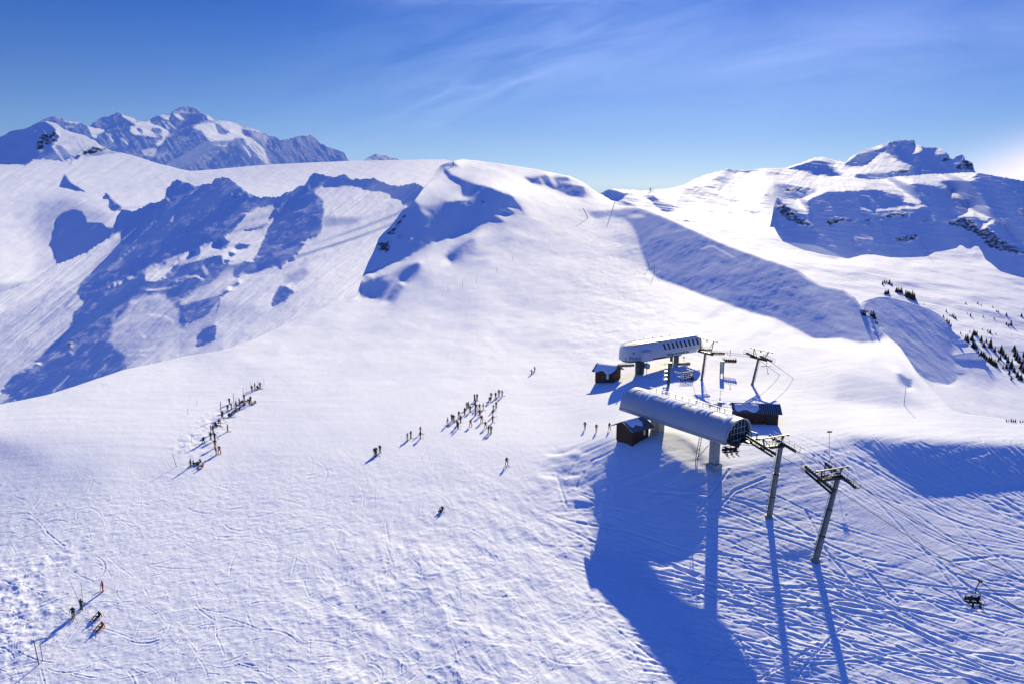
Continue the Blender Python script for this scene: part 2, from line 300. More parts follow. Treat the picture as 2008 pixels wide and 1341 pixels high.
LB=[
 ('Z3',[(1190,285),(1080,325),(850,475),(570,590),(300,755),(0,875),(-400,1000),(-1500,1200),(-1500,2300),(0,1840),(60,1760),(130,1690),(200,1655),(350,1545),(540,1420),(600,1350),(650,1260),(700,1215),(722,1070),(830,985),(750,880),(800,770),(990,600),(1190,375)],.58,7),
 ('Z3',[(1190,285),(1080,325),(850,475),(570,590),(300,755),(0,875),(-300,950),(-300,1100),(0,1100),(400,900),(750,750),(980,560),(1150,370)],.85,18),
 ('Z5',[(1200,0),(1150,10),(1100,30),(1020,45),(930,100),(870,180),(770,280),(600,360),(450,430),(300,480),(150,550),(0,615),(-130,680),(-300,740),(-510,860),(-400,825),(-250,755),(-100,720),(-60,760),(50,760),(130,700),(200,640),(330,590),(450,560),(560,520),(680,505),(690,590),(720,600),(830,600),(900,560),(965,580),(1020,500),(1110,310),(1150,230),(1240,112),(1140,150),(1190,60)],.86,5),
 ('Z5',[(640,430),(690,380),(765,375),(720,425),(660,450)],.05,5),('Z5',[(800,425),(850,390),(955,402),(920,440),(830,452)],.05,5),('Z5',[(725,490),(760,458),(812,500),(770,525)],.05,5),
 ('Z5',[(690,550),(780,560),(720,605)],.05,5),('Z5',[(890,255),(1000,238),(1130,185),(1080,240),(1000,262),(910,275)],.1,6),('Z5',[(870,200),(900,150),(1000,130),(900,190)],.5,8),
 ('S','Z5',[(100,560),(230,535),(300,500)],14,.25,8),('S','Z5',[(60,640),(200,600)],12,.25,8),('S','Z5',[(250,590),(420,540)],14,.3,8),('S','Z5',[(1140,165),(1195,100)],8,.1,4),
 ('Z5',[(965,600),(880,680),(905,700),(790,790),(640,900),(480,940),(300,990),(245,1000),(290,940),(440,830),(560,790),(700,665),(790,612),(800,740),(830,740),(900,660)],.55,9),
 ('S','Z5',[(230,762),(330,722),(420,712),(490,742)],16,.85,7),('S','Z5',[(500,625),(530,690)],34,.55,10),('S','Z5',[(-60,850),(60,845),(170,825)],14,.8,7),('S','Z5',[(-70,760),(40,735)],10,.7,5),
 ('Z3',[(1110,1190),(1200,1090),(1300,950),(1400,900),(1600,880),(1680,970),(1760,1040),(1760,1380),(1640,1350),(1530,1450),(1560,1540),(1350,1580),(1200,1580),(1250,1500),(1150,1430),(1080,1350)],.42,26),
 ('S','Z3',[(1300,980),(1400,945),(1560,900)],22,.75,12),('S','Z3',[(1380,1440),(1470,1430),(1530,1400)],20,.85,10),('S','Z3',[(1340,1480),(1430,1480)],14,.85,8),('S','Z3',[(1400,1290),(1430,1320)],22,.8,10),
 ('S','Z3',[(1480,1090),(1620,1110),(1700,1150)],24,.75,12),('S','Z3',[(1120,1200),(1250,1140)],20,.7,10),
 ('S','Z3',[(1100,1160),(1160,1080)],10,.45,8),('S','Z4',[(930,360),(1090,240)],7,.6,4),('S','Z4',[(1050,360),(1150,280)],7,.7,4),('S','Z4',[(920,690),(1100,530)],8,.5,5),('S','Z4',[(1020,520),(1110,470)],7,.4,5),
 ('S','Z4',[(520,840),(620,750),(710,660)],14,.55,10),('S','Z4',[(200,640),(350,560)],8,.8,5),('S','Z4',[(60,960),(155,918)],12,.9,6),('Z4',[(-100,950),(0,860),(130,870),(0,980)],.5,14),
 ('Z5',[(2100,190),(1900,210),(1700,240),(1600,320),(1510,370),(1440,470),(1290,580),(1100,650),(900,730),(840,800),(660,930),(665,990),(610,1110),(600,1255),(500,1500),(2200,1500)],.76,6),
 ('Z5',[(1500,500),(1700,480),(2008,400),(2100,500),(1900,620),(1600,620)],.95,25),
 ('Z5',[(1160,1030),(1175,940),(1200,870),(1280,800),(1370,850),(1392,872),(1300,950)],-.05,5),
 ('Z5',[(1285,780),(1320,700),(1500,620),(1545,680),(1420,780)],.38,24),
 ('Z5',[(665,960),(900,990),(1150,1020),(950,1180),(620,1230)],.55,30),
 ('Z4',[(1180,640),(1330,540),(1500,450),(1680,310),(1840,190),(2008,100),(2200,60),(2200,490),(2008,500),(1600,570)],.62,6),
 ('Z5',[(262,1248),(400,1170),(540,1080),(650,950),(612,1110),(600,1255),(420,1400),(260,1480)],.5,8),
 ('Z4',[(1930,405),(1938,300),(2008,230),(2130,180),(2120,330),(2008,388)],.02,5),
 ('Z2',[(1590,930),(1650,885),(1780,900),(1900,880),(2060,900),(2060,1190),(1760,1185),(1680,1090),(1670,1075),(1690,1040),(1600,960)],.80,12),
 ('K3',[(-20,300),(90,310),(330,322),(385,345),(392,372),(430,365),(462,385),(472,415),(560,390),(700,420),(600,800),(150,1060),(-100,1060),(-60,520)],.86,6),
 ('K3',[(-60,480),(100,490),(230,492),(150,535),(-60,560)],.22,22),
 ('K3',[(170,365),(240,355),(230,385)],.45,20),('K3',[(330,430),(400,430),(370,470)],.5,20),
 ('Z2',[(1600,1000),(1680,1000),(1620,1080)],.2,16),
 ('S','Z2',[(140,1040),(230,985),(330,940)],7,.9,4),('S','Z2',[(330,965),(440,942)],7,.8,4),('S','Z2',[(1260,1060),(1335,1015)],7,.8,4),('S','Z2',[(30,1230),(70,1210)],8,.8,4),('S','Z2',[(190,1230),(215,1190)],14,.8,5),
 ('S','Z3',[(1180,385),(1290,290),(1370,225)],6,.7,4),('S','Z3',[(1180,500),(1300,400),(1410,300)],7,.6,5),('S','Z3',[(1180,540),(1350,410),(1530,270)],6,.8,4),('S','Z3',[(1060,650),(1200,550)],7,.6,4),('S','Z3',[(1490,205),(1570,155)],8,.7,4),
 ('S','Z3',[(1680,170),(1710,140)],16,.7,5),('S','Z3',[(1800,110),(1820,90)],14,.5,5),
 ('S','Z3',[(800,840),(900,770),(1000,700)],10,.1,8),('S','Z3',[(640,1000),(740,900)],18,.1,10),('S','Z3',[(400,1180),(560,1060),(700,960)],16,.2,12),('S','Z3',[(520,1130),(700,1020)],12,.3,9),('S','Z3',[(200,1230),(420,1080)],10,.45,8),
]
LC=[
 ('Z1',[(-1800,760),(0,745),(300,770),(560,760),(600,900),(850,950),(1050,1010),(1150,1120),(1200,1400),(600,1700),(-1800,1800)],.80,30),
 ('Z1',[(250,675),(430,610),(640,650),(600,700),(400,720)],.78,12),
 ('Z1',[(-900,380),(-300,360),(-20,380),(100,315),(260,300),(430,235),(490,275),(560,325),(585,390),(560,440),(525,480),(640,640),(430,610),(340,620),(250,675),(180,662),(0,662),(-900,700)],-.1,4),
 ('Z1',[(530,470),(600,480),(700,585),(640,645)],.12,8),
 ('Z1',[(450,240),(500,240),(560,265),(700,350),(930,430),(975,475),(820,560),(700,580),(620,490),(590,400),(560,340),(520,290)],.92,5),
 ('S','Z1',[(720,390),(760,440),(800,510)],8,.2,5),('S','Z1',[(680,450),(720,510),(760,560)],7,.3,5),('S','Z1',[(800,420),(820,460),(850,520)],8,.25,5),('S','Z1',[(860,470),(880,520)],9,.3,5),
 ('S','Z1',[(620,520),(700,620)],7,.5,5),('S','Z1',[(910,570),(920,600)],8,.4,5),('S','Z1',[(810,580),(840,625)],8,.3,5),
 ('S','Z1',[(515,485),(580,570),(640,645)],13,1.35,4),
 ('Z1',[(690,580),(760,585),(830,540),(920,500),(1080,510),(1060,540),(960,560),(850,575),(780,612),(700,620)],.2,6),
 ('Z1',[(580,885),(635,765),(700,850),(840,937),(740,925),(660,900)],.0,4),
 ('Z1',[(1005,1003),(1045,940),(1080,975),(1110,1015),(1190,1075),(1195,1118),(1110,1130),(1060,1085),(1085,1045),(1060,1010)],.08,4),
 ('S','Z1',[(1085,975),(1120,1020),(1185,1065)],16,1.25,4),
 ('Z3',[(350,-40),(700,-60),(860,40),(1080,100),(1100,200),(900,200),(700,100),(560,150),(540,300),(490,430),(400,330),(330,150)],.45,55),
 ('Z3',[(560,130),(640,80),(720,55),(810,80),(840,130),(860,190),(1000,190),(1045,235),(1230,230),(1250,420),(850,620),(575,620),(548,505),(495,400),(520,300),(545,230)],-.2,8),
 ('Z3',[(-300,100),(100,120),(220,250),(350,500),(350,650),(100,760),(-300,800)],1.08,60),
 ('Z3',[(-600,790),(0,790),(250,775),(310,830),(120,900),(-600,960)],.5,30),
 ('S','Z1',[(1515,745),(1525,800),(1600,830)],6,.5,5),('S','Z1',[(1830,790),(1860,830),(1990,825)],8,.45,6),
 ('S','Z2',[(1080,730),(1130,712),(1165,735),(1175,765)],7,.4,5),
 ('Z1',[(1300,780),(1500,780),(1450,900),(1330,950)],.86,40),('Z2',[(850,830),(1500,820),(1350,960),(1050,980)],.9,30),
]
LE=[
 ('Z1',[(540,195),(600,225),(700,245),(790,255),(760,270),(650,250),(580,225)],.9,6),
 ('Z1',[(865,290),(900,302),(1050,325),(1020,350),(960,370),(945,420),(905,385),(870,320)],.85,6),
 ('S','Z1',[(1045,370),(1100,374)],10,.8,4),('S','Z1',[(1078,388),(1110,440)],13,.8,4),('S','Z1',[(1200,412),(1255,470)],16,.8,5),('S','Z1',[(650,300),(710,296)],8,.6,5),
 ('Z1',[(1190,168),(1235,190),(1320,208),(1365,270),(1340,280),(1270,238),(1215,205)],.8,5),
 ('Z1',[(1360,240),(1480,235),(1488,270),(1580,290),(1640,330),(1705,355),(1640,385),(1520,405),(1440,388),(1330,378),(1290,355),(1285,295),(1320,290),(1360,275)],.98,6),
 ('Z1',[(1340,312),(1380,310),(1420,350),(1385,368)],.1,5),('Z1',[(1478,318),(1570,310),(1610,338),(1540,365),(1490,345)],.1,5),
 ('Z1',[(1555,183),(1620,185),(1680,178),(1660,237),(1600,215)],.95,5),
 ('S','Z1',[(1600,240),(1660,315)],12,.75,5),('S','Z1',[(1650,252),(1745,328)],10,.75,5),
 ('Z1',[(1705,170),(1760,172),(1828,232),(1785,235),(1740,205)],.95,5),
 ('S','Z1',[(1720,160),(1790,145),(1870,160)],14,.6,8),('S','Z1',[(1830,100),(1850,140)],16,.4,8),('S','Z1',[(1895,160),(1945,175)],14,.7,6),
 ('Z1',[(1520,472),(1560,440),(1630,415),(1600,462),(1560,482)],.8,7),('Z1',[(1390,530),(1480,508),(1555,508),(1510,595),(1430,580)],.55,10),('S','Z1',[(1560,600),(1640,550)],20,.4,12),
 ('Z2',[(620,238),(730,235),(830,265),(900,300),(1000,318),(1110,345),(1040,352),(930,330),(870,315),(880,360),(920,405),(830,402),(760,440),(710,490),(640,492),(560,490),(500,520),(420,542),(350,578),(310,572),(420,520),(530,480),(580,452),(500,370),(480,335),(300,300),(400,287),(500,257),(590,243)],.95,6),
 ('Z2',[(608,262),(640,268),(690,315),(775,352),(700,378),(640,362)],.15,6),('Z2',[(620,460),(740,440),(690,478),(640,475)],.2,6),('Z2',[(540,410),(610,410),(560,425)],.4,6),
 ('S','Z2',[(375,598),(470,565),(580,532)],13,.9,5),('S','Z2',[(505,640),(600,588)],7,.6,5),('S','Z2',[(205,635),(280,600)],9,.4,6),
 ('Z2',[(520,175),(560,188),(612,240),(545,245),(535,210)],.9,5),
 ('Z2',[(885,405),(950,400),(1020,450),(1100,520),(1120,590),(1155,668),(1110,662),(1050,600),(980,520),(920,470)],.72,8),
 ('S','Z2',[(893,485),(930,540),(960,592)],13,.8,5),('S','Z2',[(960,470),(1040,560),(1100,640)],8,.15,5),('S','Z2',[(1000,470),(1080,560)],7,.2,5),
 ('Z2',[(870,315),(960,345),(1050,440),(1110,485),(1140,390),(1050,360),(930,330)],.35,14),
 ('Z2',[(1140,400),(1240,420),(1400,400),(1560,380),(1640,450),(1700,600),(1150,650)],.12,20),
 ('S','Z2',[(1905,585),(1930,625)],10,.8,5),
 ('Z2',[(300,170),(440,160),(520,230),(330,290)],.08,15),
]
LF=[('P',[(712,317),(722,311),(732,310),(728,318)],.8,1.2),('P',[(744,306),(750,307),(770,314),(755,316)],.4,2)]
LG1=[
 ('K7',[(200,400),(250,385),(340,377),(480,418),(600,448),(700,500),(760,540),(795,590),(820,640),(812,800),(840,930),(845,985),(790,1022),(650,1000),(540,930),(430,740),(330,650),(240,540),(150,480)],.12,6),
 ('K7',[(840,850),(1000,880),(1130,950),(1110,1060),(980,1010)],.38,40),
 ('K7',[(870,760),(1000,860),(960,870),(860,830)],.85,20),
]
LG=[
 ('K7',[(250,250),(450,260),(750,305),(560,340),(380,310),(290,290)],.6,25),
 ('K7',[(780,440),(1000,470),(1334,550),(1450,600),(1250,600),(1100,540),(880,490)],.42,25),
 ('K7',[(830,180),(930,170),(1000,190),(920,210)],.6,12),
 ('K7',[(900,640),(1100,660),(1400,740),(1500,1100),(1060,850)],.5,40),
 ('K7',[(1180,240),(1334,270),(1400,340),(1250,290)],.4,14),
 ('K7',[(830,15),(880,40),(940,45),(900,70),(850,60)],.55,8),('K7',[(990,40),(1040,90),(1010,120),(960,80)],.5,8),
 ('Z8',[(1640,1000),(1740,960),(1800,980),(1720,1010)],.6,14),('Z8',[(1100,900),(1300,800),(1700,850),(1500,900)],.85,40),
]
LH=[
 ('Z6',[(115,625),(200,655),(300,662),(420,625),(500,578),(560,500),(620,450),(700,435),(1050,455),(1250,440),(1400,500),(1400,560),(1500,640),(1605,722),(1500,710),(1380,690),(1350,640),(1200,592),(1050,562),(900,575),(750,585),(600,592),(480,640),(400,690),(445,800),(485,905),(400,820),(280,760),(180,700)],.92,6),
 ('Z6',[(1240,440),(1600,405),(1950,400),(2100,400),(2008,480),(1850,480),(1700,470),(1800,560),(1900,590),(2008,612),(2008,662),(1850,640),(1800,565),(1680,532),(1500,500),(1400,520)],.82,7),
 ('Z6',[(880,540),(1060,530),(1200,570),(1000,555)],.5,10),
 ('Z6',[(1085,752),(1300,735),(1590,715),(1500,755),(1100,775)],.6,8),('S','Z6',[(1000,620),(1050,650),(1100,695)],12,.45,8),('S','Z6',[(950,755),(1030,770)],22,.5,10),
 ('Z7',[(1255,238),(1350,275),(1450,300),(1560,330),(1620,380),(1675,450),(1600,425),(1500,360),(1400,352),(1265,325),(1330,310)],.88,6),
 ('Z7',[(1335,542),(1450,490),(1455,435),(1560,412),(1640,450),(1700,545),(1600,560),(1500,522),(1400,532)],.88,6),
 ('Z7',[(1700,545),(1850,590),(1950,690),(2040,790),(2008,800),(1900,700),(1830,620),(1720,580),(1610,655),(1580,635)],.85,6),
 ('Z7',[(850,160),(1150,112),(1400,100),(1500,148),(1645,153),(1500,177),(1250,165),(1100,180)],.9,6),
 ('Z7',[(1700,300),(2100,350),(2100,150),(1900,180),(1500,150)],-.05,10),
 ('Z7',[(-50,680),(200,640),(560,700),(500,850),(300,830),(100,800)],.08,30),
]
LI=[
 ('Z8',[(50,400),(100,360),(220,375),(280,410),(210,470),(120,440)],.35,8),
 ('S','Z8',[(100,365),(180,380)],14,.15,6),('S','Z8',[(280,408),(370,405),(380,425)],8,.3,5),
 ('Z8',[(500,440),(570,418),(620,480),(720,500),(795,545),(740,602),(650,570),(560,510)],.18,7),
 ('Z8',[(870,380),(950,340),(1100,290),(1200,225),(1265,235),(1240,365),(1180,400),(1300,430),(1400,470),(1275,532),(1120,525),(1060,485),(960,440)],.12,7),
 ('S','Z8',[(1110,370),(1230,390)],22,.85,8),('S','Z8',[(1000,330),(1150,300)],16,.7,8),
 ('Z8',[(1080,600),(1130,560),(1430,570),(1380,632),(1250,637)],.2,7),
 ('Z8',[(1280,158),(1395,172),(1380,202),(1290,197)],.1,4),('Z8',[(1410,185),(1540,168),(1490,212)],.1,5),('S','Z8',[(1550,178),(1640,170)],8,.1,4),
 ('Z8',[(1640,430),(1740,310),(1900,315),(2050,360),(2050,450),(1850,455),(1780,430),(1740,492)],.25,9),('S','Z8',[(1700,370),(1760,380)],24,.9,8),
 ('Z8',[(1440,560),(1640,590),(1540,602)],.25,7),('Z8',[(1300,215),(1460,255),(1400,280)],.4,12),('Z8',[(1650,190),(1810,200),(1700,222)],.4,9),('Z8',[(1300,380),(1500,400),(1600,460),(1420,440)],.6,14),
 ('Z8',[(700,590),(1000,560),(1700,650),(1700,800),(900,700)],.85,20),
 ('Z6',[(235,355),(350,320),(480,280),(605,288),(640,340),(745,435),(520,430),(420,392)],.03,5),('S','Z6',[(540,420),(600,430)],20,.9,7),
 ('Z6',[(780,312),(850,270),(920,215),(1060,185),(1200,140),(1230,85),(1450,65),(1480,110),(1470,190),(1440,215),(1440,330),(1350,280),(1260,210),(1200,168),(1080,240),(960,330),(850,330)],-.05,4),
 ('Z6',[(1440,215),(1550,190),(1540,145),(1700,150),(1830,220),(1960,220),(2060,290),(2060,420),(1700,415),(1280,445),(1210,452),(1200,400),(1425,350),(1440,330)],-.05,4),
 ('Z6',[(880,440),(900,410),(1200,400),(1200,470),(1050,470)],.15,8),
 ('Z6',[(1440,220),(1485,160),(1495,125),(1545,180)],.85,5),('Z6',[(1660,200),(1700,155),(1800,200),(1720,225)],.55,8),
 ('S','Z6',[(830,290),(980,305)],4,.7,3),
 ('Z6',[(-50,370),(240,370),(480,440),(300,430),(120,400),(0,400)],.8,6),('S','Z6',[(0,402),(140,408)],18,.4,8),('S','Z6',[(300,470),(460,520)],10,.4,6),
 ('Z6',[(120,520),(480,550),(520,590),(300,660),(120,640)],.22,8),
]
# exposed rock: (crop, outline)
RA=[('K3',[(295,640),(350,620),(390,650),(400,690),(370,730),(350,755),(345,720),(290,720)]),('K3',[(350,590),(400,560),(450,490),(500,450),(500,490),(440,560),(415,610),(370,620)]),
 ('K3',[(420,600),(470,605),(460,640),(430,640)]),('K3',[(500,615),(545,625),(515,650)]),('K3',[(970,370),(1010,380),(1020,420),(990,425)]),('K3',[(870,405),(930,400),(900,425)]),('K3',[(815,540),(840,545),(825,570)]),
 ('K7',[(130,465),(240,475),(250,540),(265,580),(200,520),(150,500)]),('K7',[(180,540),(230,590),(285,650),(280,680),(240,650)]),('K7',[(530,900),(555,940),(540,960),(520,940)]),('K7',[(470,950),(515,970),(495,1000)])]
RB=[('Z2',[(758,965),(860,965),(905,975),(870,1000),(790,1012)]),('Z2',[(930,958),(968,985),(940,1008)]),('Z2',[(1500,868),(1545,870),(1535,920),(1500,912)]),('Z2',[(1520,830),(1550,800),(1545,820)]),('Z5',[(1200,60),(1240,60),(1225,95),(1195,85)]),
 ('Z2',[(112,1000),(130,970),(155,1030),(130,1048)]),('Z4',[(665,290),(700,330),(720,400),(690,440),(665,400)]),('Z4',[(680,445),(725,480),(710,572),(685,540)]),('Z4',[(698,130),(718,170),(715,215),(690,215)]),
 ('Z5',[(365,740),(385,740),(375,760)]),('Z5',[(1450,440),(1520,355),(1525,370),(1470,450)])]
RC=[('Z1',[(350,440),(440,345),(480,370),(560,310),(590,390),(540,470),(470,480),(380,560),(350,520)]),('Z1',[(300,335),(380,340),(350,352)]),('Z1',[(690,590),(760,580),(830,525),(920,485),(1070,500),(1060,545),(960,562),(850,577),(780,612),(700,625)]),
 ('Z1',[(660,640),(720,640),(770,680),(730,680)]),('Z1',[(1160,1040),(1190,1070),(1170,1075)])]
RH=[('Z6',[(92,750),(130,685),(200,700),(260,760),(330,820),(400,850),(485,910),(400,935),(250,885),(150,835)]),('Z6',[(585,905),(600,840),(700,830),(850,845),(900,860),(1050,840),(1060,880),(860,890),(760,880),(640,935)]),
 ('Z6',[(1130,840),(1200,790),(1350,780),(1460,820),(1440,850),(1280,830),(1150,870)]),('Z6',[(1495,905),(1560,850),(1660,830),(1690,870),(1600,880),(1540,915)]),
 ('Z6',[(872,1048),(1000,1055),(1110,1045),(1080,1085),(880,1090),(865,1110)]),('Z6',[(1245,1035),(1380,1010),(1530,985),(1480,1065),(1340,1092),(1265,1070)]),
 ('Z7',[(1212,582),(1260,560),(1380,530),(1480,550),(1560,640),(1650,640),(1750,720),(1850,780),(2050,870),(2050,905),(1880,900),(1750,872),(1640,840),(1560,740),(1500,700),(1400,655),(1250,612)]),
 ('Z7',[(1150,240),(1250,238),(1240,270)]),('Z7',[(1925,480),(2040,400),(2040,520)]),('Z7',[(1520,200),(1650,210),(1600,225)]),('Z7',[(1830,545),(2040,535),(2040,550)])]
RI=[('Z6',[(915,212),(1060,185),(1050,205),(930,225)]),('Z6',[(1345,95),(1465,72),(1475,112)]),('Z6',[(1205,130),(1310,100),(1300,150),(1220,170)]),('Z6',[(1590,285),(1700,250),(1810,240),(1885,310),(1700,292)]),
 ('Z6',[(1845,355),(1900,300),(1960,225),(2060,300),(2060,390),(1870,380)]),('Z6',[(1210,405),(1320,365),(1425,350),(1420,400),(1260,430)]),('Z6',[(450,332),(600,308),(470,352)]),('Z6',[(180,540),(380,535),(480,560),(380,580),(200,605)]),
 ('Z8',[(1120,405),(1240,410),(1180,440)]),('Z8',[(630,540),(735,540),(700,560)]),('Z8',[(1210,212),(1265,215),(1260,250)]),('Z8',[(1310,460),(1400,465),(1330,480)])]
RE=[]
# ---------------------------------------------------------------- blender helpers
import bpy, bmesh, random
from mathutils import Vector, Matrix
for o in list(bpy.data.objects): bpy.data.objects.remove(o)
scene=bpy.context.scene
COL=scene.collection
R=math.radians
QUICK=False
def nodes(m):
    m.use_nodes=True; t=m.node_tree; t.nodes.clear(); return t
def mat(name,rgb,rough=.7,metal=0.,var=.15,scale=3.,bump=0.):
    m=bpy.data.materials.new(name); t=nodes(m); N=t.nodes; L=t.links
    o=N.new('ShaderNodeOutputMaterial'); b=N.new('ShaderNodeBsdfPrincipled'); L.new(b.outputs[0],o.inputs[0])
    b.inputs['Roughness'].default_value=rough; b.inputs['Metallic'].default_value=metal
    n=N.new('ShaderNodeTexNoise'); n.inputs['Scale'].default_value=scale; n.inputs['Detail'].default_value=4
    tc=N.new('ShaderNodeTexCoord'); L.new(tc.outputs['Object'],n.inputs['Vector'])
    r=N.new('ShaderNodeValToRGB'); L.new(n.outputs['Fac'],r.inputs[0])
    r.color_ramp.elements[0].position=.3; r.color_ramp.elements[1].position=.7
    r.color_ramp.elements[0].color=(*[c*(1-var) for c in rgb],1); r.color_ramp.elements[1].color=(*[min(1,c*(1+var)) for c in rgb],1)
    L.new(r.outputs[0],b.inputs['Base Color'])
    if bump:
        bp=N.new('ShaderNodeBump'); bp.inputs['Strength'].default_value=bump; bp.inputs['Distance'].default_value=.02
        L.new(n.outputs['Fac'],bp.inputs['Height']); L.new(bp.outputs[0],b.inputs['Normal'])
    return m
def snow_material(name,layers,rock_rgb=(.05,.045,.04),rock_scale=.25):
    """white snow with rock showing where the mesh attribute 'rock' says so; layers=(noise scale, bump distance) in metres"""
    m=bpy.data.materials.new(name); t=nodes(m); N=t.nodes; L=t.links
    o=N.new('ShaderNodeOutputMaterial'); b=N.new('ShaderNodeBsdfPrincipled'); L.new(b.outputs[0],o.inputs[0])
    g=N.new('ShaderNodeNewGeometry')
    b.inputs['Roughness'].default_value=.75; b.inputs['Specular IOR Level'].default_value=.03
    prev=None
    for i,(sc,d) in enumerate(layers):
        n=N.new('ShaderNodeTexNoise'); n.inputs['Scale'].default_value=sc; n.inputs['Detail'].default_value=5; n.inputs['Roughness'].default_value=.6
        L.new(g.outputs['Position'],n.inputs['Vector'])
        bp=N.new('ShaderNodeBump'); bp.inputs['Strength'].default_value=1; bp.inputs['Distance'].default_value=d
        L.new(n.outputs['Fac'],bp.inputs['Height'])
        if prev: L.new(prev.outputs[0],bp.inputs['Normal'])
        prev=bp
    if prev: L.new(prev.outputs[0],b.inputs['Normal'])
    at=N.new('ShaderNodeAttribute'); at.attribute_name='rock'
    rn=N.new('ShaderNodeTexNoise'); rn.inputs['Scale'].default_value=rock_scale; rn.inputs['Detail'].default_value=7; rn.inputs['Roughness'].default_value=.7
    L.new(g.outputs['Position'],rn.inputs['Vector'])
    ad=N.new('ShaderNodeMath'); ad.operation='MULTIPLY_ADD'; L.new(rn.outputs['Fac'],ad.inputs[0]); ad.inputs[1].default_value=1.6; ad.inputs[2].default_value=-1.21
    a2=N.new('ShaderNodeMath'); a2.operation='ADD'; L.new(ad.outputs[0],a2.inputs[0]); L.new(at.outputs['Fac'],a2.inputs[1])
    r=N.new('ShaderNodeValToRGB'); L.new(a2.outputs[0],r.inputs[0]); r.color_ramp.elements[0].position=.46; r.color_ramp.elements[1].position=.62
    mx=N.new('ShaderNodeMix'); mx.data_type='RGBA'; L.new(r.outputs[0],mx.inputs[0])
    mx.inputs[6].default_value=(.80,.845,.93,1)
    rc=N.new('ShaderNodeValToRGB'); L.new(rn.outputs['Fac'],rc.inputs[0]); rc.color_ramp.elements[0].position=.3; rc.color_ramp.elements[1].position=.75
    rc.color_ramp.elements[0].color=(*[c*.6 for c in rock_rgb],1); rc.color_ramp.elements[1].color=(*[c*2.6 for c in rock_rgb],1)
    L.new(rc.outputs[0],mx.inputs[7]); L.new(mx.outputs[2],b.inputs['Base Color'])
    return m
def grid_mesh(name,P,rock=None,material=None):
    ny,nx,_=P.shape
    me=bpy.data.meshes.new(name)
    idx=np.arange(ny*nx).reshape(ny,nx)
    q=np.stack([idx[:-1,:-1],idx[:-1,1:],idx[1:,1:],idx[1:,:-1]],-1).reshape(-1,4)
    me.vertices.add(ny*nx); me.vertices.foreach_set('co',P.reshape(-1).astype(np.float32))
    me.loops.add(q.size); me.loops.foreach_set('vertex_index',q.reshape(-1).astype(np.int32))
    me.polygons.add(len(q)); me.polygons.foreach_set('loop_start',(np.arange(len(q))*4).astype(np.int32))
    me.polygons.foreach_set('use_smooth',np.ones(len(q),bool))
    me.update(calc_edges=True)
    if rock is not None:
        at=me.attributes.new('rock','FLOAT','POINT'); at.data.foreach_set('value',rock.reshape(-1).astype(np.float32))
    if material: me.materials.append(material)
    o=bpy.data.objects.new(name,me); COL.objects.link(o); return o
def tag(o,label=None,cat=None,group=None,kind=None):
    if label: o['label']=label
    if cat: o['category']=cat
    if group: o['group']=group
    if kind: o['kind']=kind
    return o
# ---------------------------------------------------------------- terrain
def mk(c):
    f=crest_fn(c); return f
cA,cB,cC,cE,cF,cG1,cG,cH,cI=[mk(c) for c in (A_CREST,B_CREST,C_CREST,E_CREST,F_CREST,G1_CREST,G_CREST,H_CREST,I_CREST)]
big=lambda x: np.full(np.shape(x),1480.)
mx=lambda *f: (lambda x: np.max([g(x) for g in f],axis=0))
mn=lambda *f: (lambda x: np.min([g(x) for g in f],axis=0))
plus=lambda f,o: (lambda x: f(x)+o)
def streak(ang,la,lc,amp,lo=.3,hi=.5,seed=0,dark=0.):
    ca,sa=math.cos(R(ang)),math.sin(R(ang))
    def f(X,Y,V):
        u=(X*ca+Y*sa)/la; n=(-X*sa+Y*ca)/lc
        s=fbm(u,n,4,seed)*2
        k=np.clip((V-lo)/(hi-lo),0,1)
        return V+s*(amp*k+dark*(1-k))
    return f
LAYERS={}
ONLY=None
def layer(*a,**k):
    if ONLY and a[0] not in ONLY: return
    return layer_(*a,**k)
